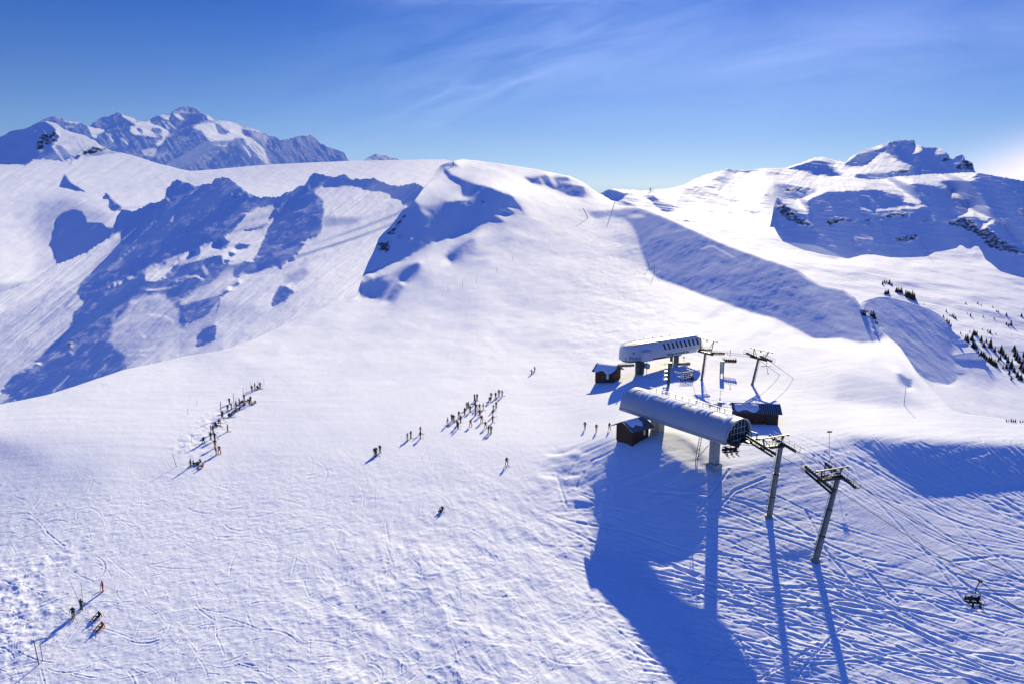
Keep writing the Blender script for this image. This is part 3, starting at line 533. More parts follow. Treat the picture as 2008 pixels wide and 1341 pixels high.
def layer_(key,name,x0,x1,y0,y1,items,base,crest,nearer,anchors,rocks=(),noise=None,lam=3e3,mu=.02,st=2,sx=1.6,rows=400,bump=(),rough=0.,rock_rgb=(.05,.045,.04),rock_scale=.25,under=70,tmin=-.005,clear=.05,aw=.08,rob=.15,flute=None,disp=None,label=None,jag=0.,front='A',weld=None):
    vb=plus(nearer,12) if nearer is not big else big
    lv=(16,8,4,2) if st==2 else (16,8,4)
    if QUICK: lv=(16,8,4)
    xs,ys,w=solve(x0,x1,y0,y1,items,base,crest,vb,anchors,lam=lam,mu=mu,noise=noise,tmin=tmin,clear=clear,aw=aw,levels=lv,verbose=True)
    if QUICK: sx*=2; rows=rows//2
    px=np.arange(x0,x1,sx); far_=np.array([30,70,130,220,350,550,850,1300,2000.])
    if x1>=2200: px=np.concatenate([px,px[-1]+far_])
    if x0<=-200: px=np.concatenate([px[0]-far_[::-1],px])
    yc=crest(px)
    if jag: yc=yc+jag*fbm(px/3.,px*0,3,5)*2
    yb=np.minimum(nearer(px)+under,y1-4.) if nearer is not big else np.full(px.shape,y1-6.)
    yb=np.maximum(yb,yc+2)
    t=np.linspace(0,1,rows)[:,None]
    k_=int(60/sx); ycb=np.convolve(np.pad(yc,k_,mode='edge'),np.hanning(2*k_+1)/np.hanning(2*k_+1).sum(),mode='valid'); ycb=np.maximum(ycb,yc*0+ycb)
    wt_=np.clip((t-.85)/.15,0,1); wt_=wt_*wt_*(3-2*wt_)
    ye=ycb+(yc-ycb)*wt_; PY=yb+(ye-yb)*t; PX=np.broadcast_to(px,PY.shape)
    W=bil(w,xs,ys,PX,PY)
    if nearer is not big:
        for fk in front:
            fx,fy,fw,fc=LAYERS[fk]
            WF=bil(fw,fx,fy,PX,PY); cr=fc(px)
            k=np.clip((PY-cr)/14.,0,1)*((PX>=fx[0])&(PX<=fx[-1]))
            W=np.where((PY>cr-1)&(k>=0),np.minimum(W,WF*(1-.003-.05*k)),W)
            rat=[round(float(bil(fw,fx,fy,np.array([x_]),np.array([fc(x_)+2.]))[0]/bil(w,xs,ys,np.array([x_]),np.array([fc(x_)-2.]))[0]),2) for x_ in np.linspace(max(px[0],fx[0])+5,min(px[-1],fx[-1])-5,14)]
            print('   depth beyond',fk,rat)
    if weld:
        fx,fy,fw,fc=LAYERS[weld[0]]; c_y=fc(px)
        rt=bil(fw,fx,fy,px,c_y)/bil(w,xs,ys,px,c_y)*.998; kx=np.clip((weld[1]-px)/10.,0,1); rt=1+(rt-1)*kx
        rt=np.convolve(np.pad(rt,6,mode='edge'),np.ones(13)/13,mode='valid')
        k=np.clip((c_y-PY)/110.,0,1); k=k*k*(3-2*k); dp_=np.clip((PY-c_y)/20.,0,1)
        W2=bil(w,xs,ys,PX,PY)*(rt+(1-rt)*k); W2=np.where(PY>c_y,np.minimum(W2,bil(fw,fx,fy,PX,PY)*(.998-.02*dp_)),W2)
        W=np.where(PX<weld[1],W2,W)
    a,b=ab(PX,PY); Yd=1/np.maximum(W,1e-6)
    P=np.stack([Yd*a,Yd,Yd*b],-1); Pz=P.copy()
    rock=np.zeros(PY.shape)
    if len(rocks):
        st_=1.5; Xg,Yg=np.meshgrid(np.arange(x0,x1,st_),np.arange(y0,y1,st_)); rk=np.zeros(Xg.shape)
        for c,p in rocks: rk=np.maximum(rk,poly_mask(cv(c,p),Xg,Yg))
        rk=blur(rk,1.6)
        rock=bil(rk,Xg[0],Yg[:,0],PX,PY)
    if rough: # wind-worked relief, in metres, proportional to distance
        sc=rough
        d=fbm(P[...,0]/sc,P[...,1]/(sc*2.2),5,hash(key)%7 if False else len(name))
        P[...,2]+=d*sc*.035
    if len(rocks):
        d=fbm(P[...,0]/(P[...,1]*.006),P[...,2]/(P[...,1]*.004),4,3)
        P[...,1]-=np.clip(rock,0,1)*(d+.2)*P[...,1]*.006
    if flute:   # fluted and ledged relief, in metres, for each (angle,length,width,height) in pixel units of this range
        for q_,(an,la,lc,am) in enumerate(flute):
            ca_,sa_=math.cos(R(an)),math.sin(R(an)); u_=(PX*ca_+PY*sa_)/la; n_=(-PX*sa_+PY*ca_)/lc
            u_=u_+.8*fbm(u_*.7,n_*.2,2,31+q_)
            d=fbm(u_,n_,4,33+q_,.55); fade=np.clip((PY-yc)/5.,.15,1)
            P[...,2]+=am*fade*P[...,1]/F*(d*1.4+.6*(.25-np.abs(fbm(u_*1.3,n_*.6,2,40+q_))))
    if disp is not None: P=disp(P,PX,PY)
    ed_=np.clip(np.minimum((px-x0)/25.,(x1-px)/25.),0,1)[None,:,None]; P=P*ed_+Pz*(1-ed_)
    # far side of the crest
    top=P[-1]; r=top/np.linalg.norm(top[:,:2],axis=1,keepdims=True); Dh=np.hypot(top[:,0],top[:,1])
    ext=[]
    for k,(d,s) in enumerate(((.004,.15),(.012,.25),(.03,.32),(.07,.4),(.14,.5),(.3,.6))):
        dd=(Dh*d)[:,None]; sl=np.minimum(r[:,2:3],0.)
        q=top.copy(); q[:,:2]+=r[:,:2]*dd; q[:,2:]+=sl*dd-s*dd
        ext.append(q)
    bot=P[0].copy(); bot[:,2]-=.05*bot[:,1]+8
    if nearer is not big: P=np.concatenate([bot[None],P,np.array(ext)],0); rock=np.concatenate([rock[:1],rock,np.repeat(rock[-1:],6,0)],0)
    else: P=np.concatenate([P,np.array(ext)],0); rock=np.concatenate([rock,np.repeat(rock[-1:],6,0)],0)
    m=snow_material('snow_'+key,bump,rock_rgb,rock_scale)
    o=grid_mesh(name,P,rock,m); tag(o,label=label,kind='structure')
    LAYERS[key]=(xs,ys,w,crest)
    return o
def nA(X,Y,V):
    s=fbm(X/90.,Y/40.,4,1)*.10
    hill=np.clip((700-Y)/60,0,1)
    k=np.clip((V-.2)/.3,0,1)
    return V+(s+hill*fbm((X*.8-Y*.6)/70,(X*.6+Y*.8)/14,4,4)*.17)*k
def region(pts,soft,X,Y,st=6.):
    xg=np.arange(-260,2270,st); yg=np.arange(280,1500,st); Xg,Yg=np.meshgrid(xg,yg)
    r=blur(poly_mask(np.array(pts,float),Xg,Yg).astype(float),soft/st)
    return bil(r,xg,yg,X,Y)
def tracks():
    # ski tracks carved into the piste slope: long curves running down and across it
    st=1.3; xg=np.arange(960,2262,st); yg=np.arange(820,1492,st); X,Y=np.meshgrid(xg,yg); H=np.zeros(X.shape)
    rs=np.random.RandomState(11)
    def ang(x,y,j):
        a=13+34*math.exp(-max(y-860,0)/130.)*min(1,max(0,(x-1350)/250.))+8*max(0,(1500-x)/500.)
        return a+j
    starts=[]
    for k in range(300):
        q=rs.rand()
        if q<.42: starts.append((rs.uniform(1560,2250),rs.uniform(850,900)))
        elif q<.85: starts.append((rs.uniform(1040,1500),rs.uniform(940,1400)))
        else: starts.append((rs.uniform(1300,2000),rs.uniform(1000,1400)))
    for (x,y) in starts:
        n=rs.randint(10,46); ph=rs.uniform(0,6.3); am=rs.uniform(2,13); fr=rs.uniform(.12,.4); off=rs.normal(0,5); pts=[(x,y)]
        for i in range(n):
            a=R(ang(x,y,off+am*math.sin(ph+fr*i))); x+=15*math.cos(a); y+=15*math.sin(a); pts.append((x,y))
            if x>2260 or y>1490: break
        p=np.array(pts); dep=rs.uniform(.02,.15)*(.5+.5*rs.rand()); wd=rs.uniform(1.2,2.4)
        d=seg_dist(p,X,Y,wd*4)
        sel=d<wd*4; dd=d[sel]
        H[sel]+=-dep*np.exp(-(dd/wd)**2)+dep*.45*np.exp(-((dd-wd*1.9)/(wd*.8))**2)
    extra=[[(1190,850),(1120,880),(1090,930),(1110,990)],[(1210,860),(1140,890),(1110,940)],[(1430,920),(1400,960),(1370,1000)],[(1500,935),(1440,960),(1405,1000)],[(1210,880),(1160,905),(1130,960)],
      [(1560,1330),(1590,1290),(1660,1220)],[(1490,1330),(1560,1290),(1590,1270)],[(1330,1341),(1450,1250),(1480,1340)],[(1660,1010),(1700,1120),(1760,1180)],[(1790,1050),(1830,1100),(1900,1190)],
      [(1640,860),(1700,960),(1790,1060),(1900,1150),(2010,1200)],[(1700,870),(1800,960),(1900,1050),(2010,1130)],[(1580,1000),(1620,1080),(1700,1170)],[(1870,1100),(1960,1090),(2100,1110)]]
    for p in extra:
        p=np.array(p,float); t=np.linspace(0,len(p)-1,len(p)*5); p=np.stack([np.interp(t,range(len(p)),p[:,0]),np.interp(t,range(len(p)),p[:,1])],1)
        d=seg_dist(p,X,Y,12); sel=d<12; dd=d[sel]
        H[sel]+=-.13*np.exp(-(dd/2.2)**2)+.06*np.exp(-((dd-4.2)/1.8)**2)
    return xg,yg,H
def scrapes():
    # short curved marks of turning skis all over the lower piste
    st=1.3; xg=np.arange(-250,1330,st); yg=np.arange(850,1492,st); X,Y=np.meshgrid(xg,yg); H=np.zeros(X.shape); rs=np.random.RandomState(23)
    for k in range(950):
        x=rs.uniform(-240,1300); y=860+620*rs.rand()**.8; a=rs.choice([rs.normal(35,25),rs.normal(-30,25),rs.normal(-80,25)]); cu=rs.normal(0,7); n=rs.randint(3,11); pts=[(x,y)]
        for i in range(n):
            x+=8*math.cos(R(a)); y+=5.5*math.sin(R(a)); a+=cu; pts.append((x,y))
        wd=rs.uniform(.8,1.7); dep=rs.uniform(.01,.05); d=seg_dist(np.array(pts),X,Y,wd*4); sel=d<wd*4; dd=d[sel]
        H[sel]+=-dep*np.exp(-(dd/wd)**2)+dep*.7*np.exp(-((dd-wd*1.8)/(wd*.8))**2)
    return xg,yg,H
def dispA(P,PX,PY):
    x,y=P[...,0],P[...,1]
    slope=region([(1180,870),(1340,880),(1420,900),(1600,860),(2400,870),(2400,1600),(1330,1600),(1230,1250),(1080,1000),(1090,900)],22,PX,PY)
    tx,ty,TH=tracks()
    smooth=region([(1660,900),(1990,980),(2100,1150),(1850,1120),(1640,1050)],30,PX,PY)
    z=bil(TH,tx,ty,PX,PY)*slope*(1-.6*smooth)
    low=region([(-300,950),(300,930),(700,880),(1040,880),(1330,1100),(1400,1600),(-300,1600)],50,PX,PY)
    lump=region([(620,1060),(1050,960),(1160,950),(1330,1150),(1400,1600),(500,1600)],60,PX,PY)
    mogul=region([(1075,885),(1150,880),(1200,930),(1190,1000),(1090,990),(1050,940)],14,PX,PY)
    churn=region([(-300,1180),(60,1150),(130,1200),(110,1270),(-10,1341),(-300,1400)],20,PX,PY)+region([(330,880),(420,800),(520,750),(430,850),(380,900)],9,PX,PY)+.8*region([(-300,1130),(60,1080),(190,1040),(160,1120),(40,1190),(-300,1240)],25,PX,PY)
    hill=region([(1150,400),(1240,430),(1330,600),(1420,700),(1100,720),(1120,560)],25,PX,PY)
    # wind and ski scraped relief
    sx_,sy_,SH=scrapes(); z=z+bil(SH,sx_,sy_,PX,PY)*low
    wx=x+2.2*fbm(x/6,y/6,3,2)*2; wy=y+2.2*fbm(x/6,y/6,3,3)*2
    ridge=lambda s,sd: np.clip(1-np.abs(fbm(wx/s,wy/s,3,sd))*7,0,1)**2
    r1=ridge(4.5,4); r2=ridge(2.6,5); r3=ridge(8.,21)
    z=z+low*(.03*r1+.025*r2+.025*r3+.06*fbm(x/.8,y/.9,3,6)+.07*fbm(x/4.,y/5.5,3,7))
    z=z+lump*(.42*fbm((x+.4*y)/8.,(y-.3*x)/12.,4,8)+.13*fbm((x+.3*y)/1.6,(y-.3*x)/3.2,3,15)+.05*r2)
    z=z+mogul*(.75*np.abs(fbm(x/4.2,y/5.,2,9)))
    z=z+churn*(.22*fbm(x/1.3,y/1.6,3,10)+.16*fbm((x-.6*y)/1.6,(y+.6*x)/7.,2,14))
    z=z+slope*(.10*fbm((x+.35*y)/8.,(y-.35*x)/1.3,3,11)*(1-.75*smooth)+.05*fbm(x/.7,y/.8,3,12)*(1-.6*smooth)+.16*fbm(x/9.,y/6.,2,13))
    far=np.clip((y-150)/100,0,1)
    z=z+(1-low)*(1-slope)*(.03*fbm(x/1.2,y/1.6,3,16)+.035*fbm(x/14.,y/1.6,3,17)+.14*far*fbm((x-.5*y)/5,(y+.5*x)/16,4,18)+.5*far*fbm((x+.3*y)/22,(y-.3*x)/40,4,28))
    z=z+hill*(.14*fbm(x/2.5,y/4.,3,19)+.07*ridge(6.,20))
    P[...,2]+=z
    return P
layer('A','snow_ground',-240,2248,296,1480,LA,1.0,cA,big,[(990,912,134),(737,888,143),(900,830,156),(985,778,172),(1145,838,153),(140,1205,106),(400,865,150),(700,1330,87),(1600,1100,112,4),(1508,1015,128,4),(1393,905,135,8),(1240,862,146,8),(1297,848,150,8),(1345,858,148,6),(1490,822,160,4),(1262,735,191,10),(1312,752,185,8),(1376,745,192,6),(1475,755,193,4),(1600,1330,89),(1900,1300,89),
      (0,1300,104),(0,800,185),(240,728,216),(500,665,255),(700,586,300),(1190,712,203,6),(1640,800,172),(1860,820,180),(1300,560,320),(1150,420,470),(1080,340,600),(880,322,540),(1500,510,335),(1730,660,255),(700,560,350),(800,560,330),(830,420,430)],
      rocks=RA,noise=nA,sx=1.7,rows=640,lam=1e4,bump=((2.5,.05),(9.,.02)),disp=dispA,tmin=-.02,mu=.02,aw=.35,rob=.4,label='ski area snowfield with groomed plateau, piste slope and summit hill')
layer('J','snow_shoulder',1600,2248,570,900,LG1,.75,cG1,cA,[(1750,590,310),(1850,640,300),(1930,710,290),(2000,760,285),(1850,790,225),(1950,800,225),(2100,820,220)],
      rocks=(),noise=streak(40,40,6,.08,.3,.6,12,.05),rows=260,bump=((.8,.06),),rough=6.,front='A',under=40,mu=.1,flute=((45,50,6,.3),(30,20,2.5,.14)),label='rounded snow shoulder half in shade below the valley on the right')
layer('G','snow_valley',1185,2248,420,900,LG,.76,cG,mn(cA,cG1),[(1300,440,540),(1500,440,640),(1600,520,520),(1700,515,560),(1880,490,560),(2000,560,480),(1800,580,400),(1990,740,300),(1900,640,360)],
      rocks=(),noise=streak(12,50,7,.26,.3,.6,11,.1),rows=300,bump=((.5,.1),),rough=9.,front='AJ',under=40,mu=.1,flute=((12,60,5,.35),(5,30,3,.18)),label='white valley floor with wind ripples between the piste hill and the cliff mountain')
layer('H','cliff_mountain',1480,2248,325,620,LH,.02,cH,plus(cG,0),[(1520,440,640),(1530,395,660),(1700,500,640),(1700,440,760),(1660,355,900),(1850,345,950),(1980,358,1050),(1900,470,640),(1980,520,600),(1600,480,640)],
      rocks=RH,noise=streak(25,50,9,.12,.3,.6,9,.08),rows=260,bump=((.4,.12),),rough=14.,rock_rgb=(.075,.078,.082),rock_scale=.22,front='AG',under=40,mu=.0005,clear=.1,rob=1.,aw=.03,flute=((6,24,3.4,.8),(70,30,6,.35)),label='big shaded snow covered cliff mountain on the right with rock bands',jag=1.2)
layer('I','far_summit',1164,2040,268,470,LI,.78,cI,mn(cG,cH),[(1200,400,700),(1350,400,840),(1450,335,1300),(1550,330,1500),(1780,285,1900),(1880,330,1700),(1610,312,1600),(1500,430,740),(1250,375,820),(1620,350,1300)],
      rocks=RI,noise=streak(20,40,7,.24,.3,.6,10,.1),rows=240,bump=((.3,.15),),rough=18.,rock_rgb=(.075,.078,.085),rock_scale=.12,front='AGH',under=24,mu=.002,clear=.08,rob=1.,flute=((8,24,3.4,.8),(-40,20,5,.4)),weld=('G',1530),label='snow hummocks rising to a rocky flat topped summit on the right skyline',jag=1.5)
layer('B','cliff_ridge',-240,912,330,900,LB,.05,cB,cA,[(0,780,420),(0,585,800),(300,700,520),(330,650,650),(420,360,1250),(610,350,1250),(800,375,1150),(600,600,650),(120,520,950),(400,560,850)],
      rocks=RB,noise=streak(-36,70,10,.06,.2,.5,2,.07),rows=420,bump=((.5,.1),),rough=9.,front='A',mu=.008,clear=.16,rob=.1,aw=.05,flute=((-38,60,5,.55),(-33,40,3.,.2),(-10,50,16,.5)),label='shaded snow ridge with gullies and small rock outcrops behind the plateau',jag=2.2)
layer('C','snow_ridge',-240,952,225,700,LC,1.0,cC,mn(cB,cA),[(0,560,1150),(150,440,1400),(0,400,1600),(300,330,2200),(500,330,2200),(800,318,2200),(450,385,1800),(0,300,2200),(120,250,2400),(600,345,1900)],
      rocks=RC,noise=streak(-30,60,9,.07,.4,.8,3,.1),rows=300,bump=((.3,.15),),rough=22.,rock_scale=.06,front='AB',under=40,mu=.002,clear=.07,rob=1.,flute=((-32,70,8,.22),),label='broad white snow ridge with a banded rocky peak at its left end')
layer('E','mountain_massif',-60,724,200,345,LE,.10,cE,cC,[(60,300,13000),(230,230,15000),(370,212,17000),(330,320,11000),(600,270,15000),(680,310,14000),(500,258,16000),(450,330,10500)],
      rocks=RE,noise=streak(55,26,3,.10,.0,.9,6,.06),rows=170,sx=1.4,lam=5e3,rough=160.,bump=((.012,5.),),rock_rgb=(.12,.11,.12),rock_scale=.008,front='C',under=30,mu=.001,rob=1.,tmin=.0,flute=((60,18,4,.14),(-45,18,5,.10)),clear=.012,label='distant high snow massif with a domed summit above the left ridge',jag=1.6)
layer('F','far_mountain',690,830,290,350,LF,.12,cF,cC,[(740,303,20000),(745,316,19000)],rows=50,rough=200.,noise=streak(50,10,3,.3,0,.5,8,.3),lam=5e3,front='C',under=20,label='small blue distant peak above the middle of the ridge',jag=.8)
# lowland reaching the horizon, far below
def base_ground():
    n=160; th=np.linspace(0,2*math.pi,n,endpoint=True); rr=np.geomspace(40,25000,60)
    RR,TH=np.meshgrid(rr,th,indexing='ij')
    x=RR*np.sin(TH); y=RR*np.cos(TH); y=np.where(y<0,y*.11,y)
    z=-260-np.clip(RR-1500,0,3000)*.12+fbm(x/700.,y/700.,4,9)*60
    P=np.stack([x,y,z],-1)[:, ::-1]
    o=grid_mesh('valley_ground',P[::-1] if False else P,np.zeros(RR.shape),snow_material('snow_low',((.02,1.),)))
    tag(o,label='snowy lowland far below the ridges',kind='structure')
base_ground()
def haze_box():
    m=bpy.data.materials.new('haze_air'); t=nodes(m); N=t.nodes; o=N.new('ShaderNodeOutputMaterial'); v=N.new('ShaderNodeVolumePrincipled')
    v.inputs['Color'].default_value=(.25,.50,1.,1); v.inputs['Density'].default_value=HAZE; v.inputs['Anisotropy'].default_value=.0
    t.links.new(v.outputs[0],o.inputs['Volume'])
    me=bpy.data.meshes.new('haze'); X_,Y0,Y1,Z0,Z1=26000,-3000,27000,-1100,2300
    vs_=[(x,y,z) for z in (Z0,Z1) for y in (Y0,Y1) for x in (-X_,X_)]
    me.from_pydata(vs_,[],[(0,2,3,1),(4,5,7,6),(0,1,5,4),(2,6,7,3),(0,4,6,2),(1,3,7,5)]); me.materials.append(m)
    o=bpy.data.objects.new('haze',me); COL.objects.link(o); tag(o,'thin blue mountain air over the whole scene',kind='stuff')
HAZE=7e-6
# ---------------------------------------------------------------- camera, light, sky
cam=bpy.data.cameras.new('camera'); co=bpy.data.objects.new('camera',cam); COL.objects.link(co); scene.camera=co
cam.sensor_fit='HORIZONTAL'; cam.sensor_width=36; cam.lens=36*F/PW; cam.clip_start=.5; cam.clip_end=200000
co.rotation_euler=(math.pi/2-PITCH,0,0)
sun=bpy.data.lights.new('sun','SUN'); so=bpy.data.objects.new('sun',sun); COL.objects.link(so)
sun.energy=5.0; sun.angle=R(.53); sun.color=(1,.86,.52)
so.rotation_euler=Vector(SL).to_track_quat('Z','Y').to_euler()
wd=bpy.data.worlds.new('World'); scene.world=wd; wd.use_nodes=True
T=wd.node_tree; T.nodes.clear(); N=T.nodes; L=T.links
wo=N.new('ShaderNodeOutputWorld'); bg=N.new('ShaderNodeBackground'); L.new(bg.outputs[0],wo.inputs[0])
sky=N.new('ShaderNodeTexSky'); sky.sky_type='NISHITA'; sky.sun_disc=False; sky.sun_elevation=SUN_EL; sky.sun_rotation=SUN_AZ
sky.altitude=2300; sky.air_density=1.; sky.dust_density=.3; sky.ozone_density=3.5
def nd(k,**kw):
    n=N.new(k)
    for a_,b_ in kw.items(): setattr(n,a_,b_)
    return n
def mth(op,a_,b_=None,c_=None,clamp=False):
    n=N.new('ShaderNodeMath'); n.operation=op; n.use_clamp=clamp
    for i_,v_ in enumerate((a_,b_,c_)):
        if v_ is None: continue
        if isinstance(v_,(int,float)): n.inputs[i_].default_value=v_
        else: L.new(v_,n.inputs[i_])
    return n.outputs[0]
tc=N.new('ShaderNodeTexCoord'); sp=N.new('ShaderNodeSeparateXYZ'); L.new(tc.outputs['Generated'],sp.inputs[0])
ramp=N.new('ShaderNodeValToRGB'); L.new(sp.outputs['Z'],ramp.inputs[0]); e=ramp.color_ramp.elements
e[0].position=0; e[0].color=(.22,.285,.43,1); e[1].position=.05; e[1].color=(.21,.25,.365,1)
for p,c in ((.12,(.145,.20,.335)),(.24,(.032,.13,.35)),(.42,(.25,.40,.95)),(1.,(.32,.46,1.))):  # upper stops, out of view: added blue boost that fills the shaded snow
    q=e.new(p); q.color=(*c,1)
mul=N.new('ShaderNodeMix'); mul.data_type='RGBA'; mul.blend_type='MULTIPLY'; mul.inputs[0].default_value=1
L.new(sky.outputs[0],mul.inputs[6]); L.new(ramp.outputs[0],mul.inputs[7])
# thin high cloud, placed by compass direction and height above the horizon
ysafe=mth('MAXIMUM',sp.outputs['Y'],.05); AX=mth('DIVIDE',sp.outputs['X'],ysafe); EZ=mth('DIVIDE',sp.outputs['Z'],ysafe)
def cloud(ca,cz,sa,sz,rot,sx_,sy_,lo,hi,seed):
    da=mth('SUBTRACT',AX,ca); dz=mth('SUBTRACT',EZ,cz); c_,s_=math.cos(rot),math.sin(rot)
    u=mth('ADD',mth('MULTIPLY',da,c_),mth('MULTIPLY',dz,s_)); v=mth('SUBTRACT',mth('MULTIPLY',dz,c_),mth('MULTIPLY',da,s_))
    r2=mth('ADD',mth('POWER',mth('ABSOLUTE',mth('DIVIDE',u,sa)),2.),mth('POWER',mth('ABSOLUTE',mth('DIVIDE',v,sz)),2.)); env=mth('POWER',2.718,mth('MULTIPLY',r2,-1.))
    cb=nd('ShaderNodeCombineXYZ'); L.new(mth('MULTIPLY',u,sx_),cb.inputs[0]); L.new(mth('MULTIPLY',v,sy_),cb.inputs[1]); cb.inputs[2].default_value=seed
    n=nd('ShaderNodeTexNoise'); n.inputs['Scale'].default_value=1; n.inputs['Detail'].default_value=7; n.inputs['Roughness'].default_value=.58; n.inputs['Distortion'].default_value=.6; L.new(cb.outputs[0],n.inputs['Vector'])
    mr=nd('ShaderNodeMapRange'); L.new(n.outputs['Fac'],mr.inputs[0]); mr.inputs[1].default_value=lo; mr.inputs[2].default_value=hi
    return mth('MULTIPLY',mr.outputs[0],env)
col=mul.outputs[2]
def over(col,f,rgb,k):
    x=N.new('ShaderNodeMix'); x.data_type='RGBA'; L.new(mth('MULTIPLY',f,k,clamp=True),x.inputs[0]); L.new(col,x.inputs[6]); x.inputs[7].default_value=(*rgb,1); return x.outputs[2]
B_=1/.135
col=over(col,cloud(.04,.17,.26,.09,.25,5,22,.30,.75,1.),(.46*B_,.60*B_,.95*B_),.22)
col=over(col,cloud(.0,.215,.16,.012,-.02,7,60,.35,.7,3.),(.55*B_,.68*B_,.97*B_),.20)
col=over(col,cloud(.0,.13,.14,.03,.35,8,45,.4,.75,5.),(.58*B_,.70*B_,.97*B_),.22)
col=over(col,cloud(.42,.16,.34,.07,.12,3,12,.2,.8,7.),(.42*B_,.52*B_,.86*B_),.45)
col=over(col,cloud(.70,.022,.20,.040,.30,3,9,.0,.40,9.),(.80*B_,.70*B_,.88*B_),1.25)
SKYOUT=col
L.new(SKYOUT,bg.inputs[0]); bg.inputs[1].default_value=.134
vs=scene.view_settings; vs.view_transform='Standard'; vs.look='None'; vs.gamma=1; vs.use_curve_mapping=False; vs.exposure=.78
scene.cycles.max_bounces=4; scene.cycles.volume_bounces=0; scene.cycles.diffuse_bounces=2
# ---------------------------------------------------------------- object building
deps=None
def refresh():
    global deps
    bpy.context.view_layer.update(); deps=bpy.context.evaluated_depsgraph_get()
refresh()
def ray(px,py):
    a,b=ab(px,py); return Vector((float(a),1.,float(b)))
def ground(px,py):
    d=ray(px,py).normalized()
    ok,loc,nor,idx,ob,mt=scene.ray_cast(deps,Vector((0,0,0)),d)
    return loc.copy() if ok else ray(px,py)*1000
GND=bpy.data.objects['snow_ground']
def gz(x,y):
    ok,loc,nor,idx=GND.ray_cast(Vector((x,y,400)),Vector((0,0,-1)))
    return loc.z if ok else -50.
def at(px,py,Y): return ray(px,py)*Y
class MB:
    def __init__(s): s.v=[]; s.f=[]; s.m=[]; s.mi=0
    def add(s,vs,fs):
        o=len(s.v); s.v+= [tuple(v) for v in vs]; s.f+=[tuple(o+i for i in f) for f in fs]; s.m+=[s.mi]*len(fs); return s
    def box(s,c,d,rz=0.,M=None):
        c=Vector(c); M=M or Matrix.Rotation(rz,3,'Z')
        vs=[c+M@Vector((x*d[0]/2,y*d[1]/2,z*d[2]/2)) for z in (-1,1) for y in (-1,1) for x in (-1,1)]
        return s.add(vs,[(0,2,3,1),(4,5,7,6),(0,1,5,4),(2,6,7,3),(0,4,6,2),(1,3,7,5)])
    def beam(s,p,q,w,h=None,up=(0,0,1)):
        p=Vector(p);q=Vector(q);h=h or w; d=q-p
        if d.length<1e-6: return s
        z=d.normalized(); u=Vector(up)
        if abs(z.dot(u))>.98: u=Vector((1,0,0))
        x=z.cross(u).normalized(); y=x.cross(z)
        vs=[b+x*(i*w/2)+y*(j*h/2) for b in (p,q) for (i,j) in ((-1,-1),(1,-1),(1,1),(-1,1))]
        return s.add(vs,[(3,2,1,0),(4,5,6,7),(0,1,5,4),(1,2,6,5),(2,3,7,6),(3,0,4,7)])
    def tube(s,p,q,r0,r1=None,n=12,cap=True):
        p=Vector(p);q=Vector(q);r1=r0 if r1 is None else r1; z=(q-p).normalized(); u=Vector((0,0,1)) if abs(z.z)<.9 else Vector((1,0,0))
        x=z.cross(u).normalized(); y=x.cross(z); vs=[]
        for b,r in ((p,r0),(q,r1)):
            for k in range(n):
                t=2*math.pi*k/n; vs.append(b+x*(r*math.cos(t))+y*(r*math.sin(t)))
        fs=[(k,(k+1)%n,n+(k+1)%n,n+k) for k in range(n)]
        if cap: fs+=[tuple(range(n-1,-1,-1)),tuple(range(n,2*n))]
        return s.add(vs,fs)
    def path(s,pts,r,n=8):
        rings=[]; pts=[Vector(p) for p in pts]; up=None
        for i,p in enumerate(pts):
            d=(pts[min(i+1,len(pts)-1)]-pts[max(i-1,0)]).normalized()
            if up is None:
                up=Vector((0,0,1)) if abs(d.z)<.9 else Vector((1,0,0))
            x=d.cross(up).normalized(); up=x.cross(d).normalized()
            rr=r[i] if isinstance(r,(list,tuple)) else r
            rings.append([p+x*(rr*math.cos(2*math.pi*k/n))+up*(rr*math.sin(2*math.pi*k/n)) for k in range(n)])
        return s.loft(rings)
    def loft(s,rings,cap=True,closed=True):
        n=len(rings[0]); vs=[v for r in rings for v in r]; fs=[]
        for i in range(len(rings)-1):
            for k in range(n if closed else n-1):
                a=i*n+k; b=i*n+(k+1)%n; fs.append((a,b,b+n,a+n))
        if cap and closed: fs+=[tuple(range(n-1,-1,-1)),tuple((len(rings)-1)*n+k for k in range(n))]
        return s.add(vs,fs)
    def build(s,name,mats,parent=None,smooth=False,bevel=0.):
        me=bpy.data.meshes.new(name); me.from_pydata(s.v,[],s.f); me.validate()
        mats=mats if isinstance(mats,(list,tuple)) else [mats]
        for m_ in mats: me.materials.append(m_)
        if len(mats)>1 and len(me.polygons)==len(s.m): me.polygons.foreach_set('material_index',s.m)
        bm=bmesh.new(); bm.from_mesh(me); bmesh.ops.recalc_face_normals(bm,faces=bm.faces)
        if bevel: bmesh.ops.bevel(bm,geom=bm.edges[:],offset=bevel,segments=1,affect='EDGES')
        bm.to_mesh(me); bm.free()
        if smooth:
            me.polygons.foreach_set('use_smooth',[True]*len(me.polygons))
            try: me.set_sharp_from_angle(angle=R(40))
            except Exception: pass
        me.update(); o=bpy.data.objects.new(name,me); COL.objects.link(o)
        if parent: o.parent=parent
        return o
def thing(name,label,cat,loc,rz=0.,group=None):
    o=bpy.data.objects.new(name,None); COL.objects.link(o); o.location=loc; o.rotation_euler=(0,0,rz); o.empty_display_size=.5
    return tag(o,label,cat,group)
def copy_tree(o,parent=None):
    c=o.copy(); COL.objects.link(c)
    if parent is not None: c.parent=parent
    for ch in [k for k in bpy.data.objects if k.parent==o]: copy_tree(ch,c)
    return c
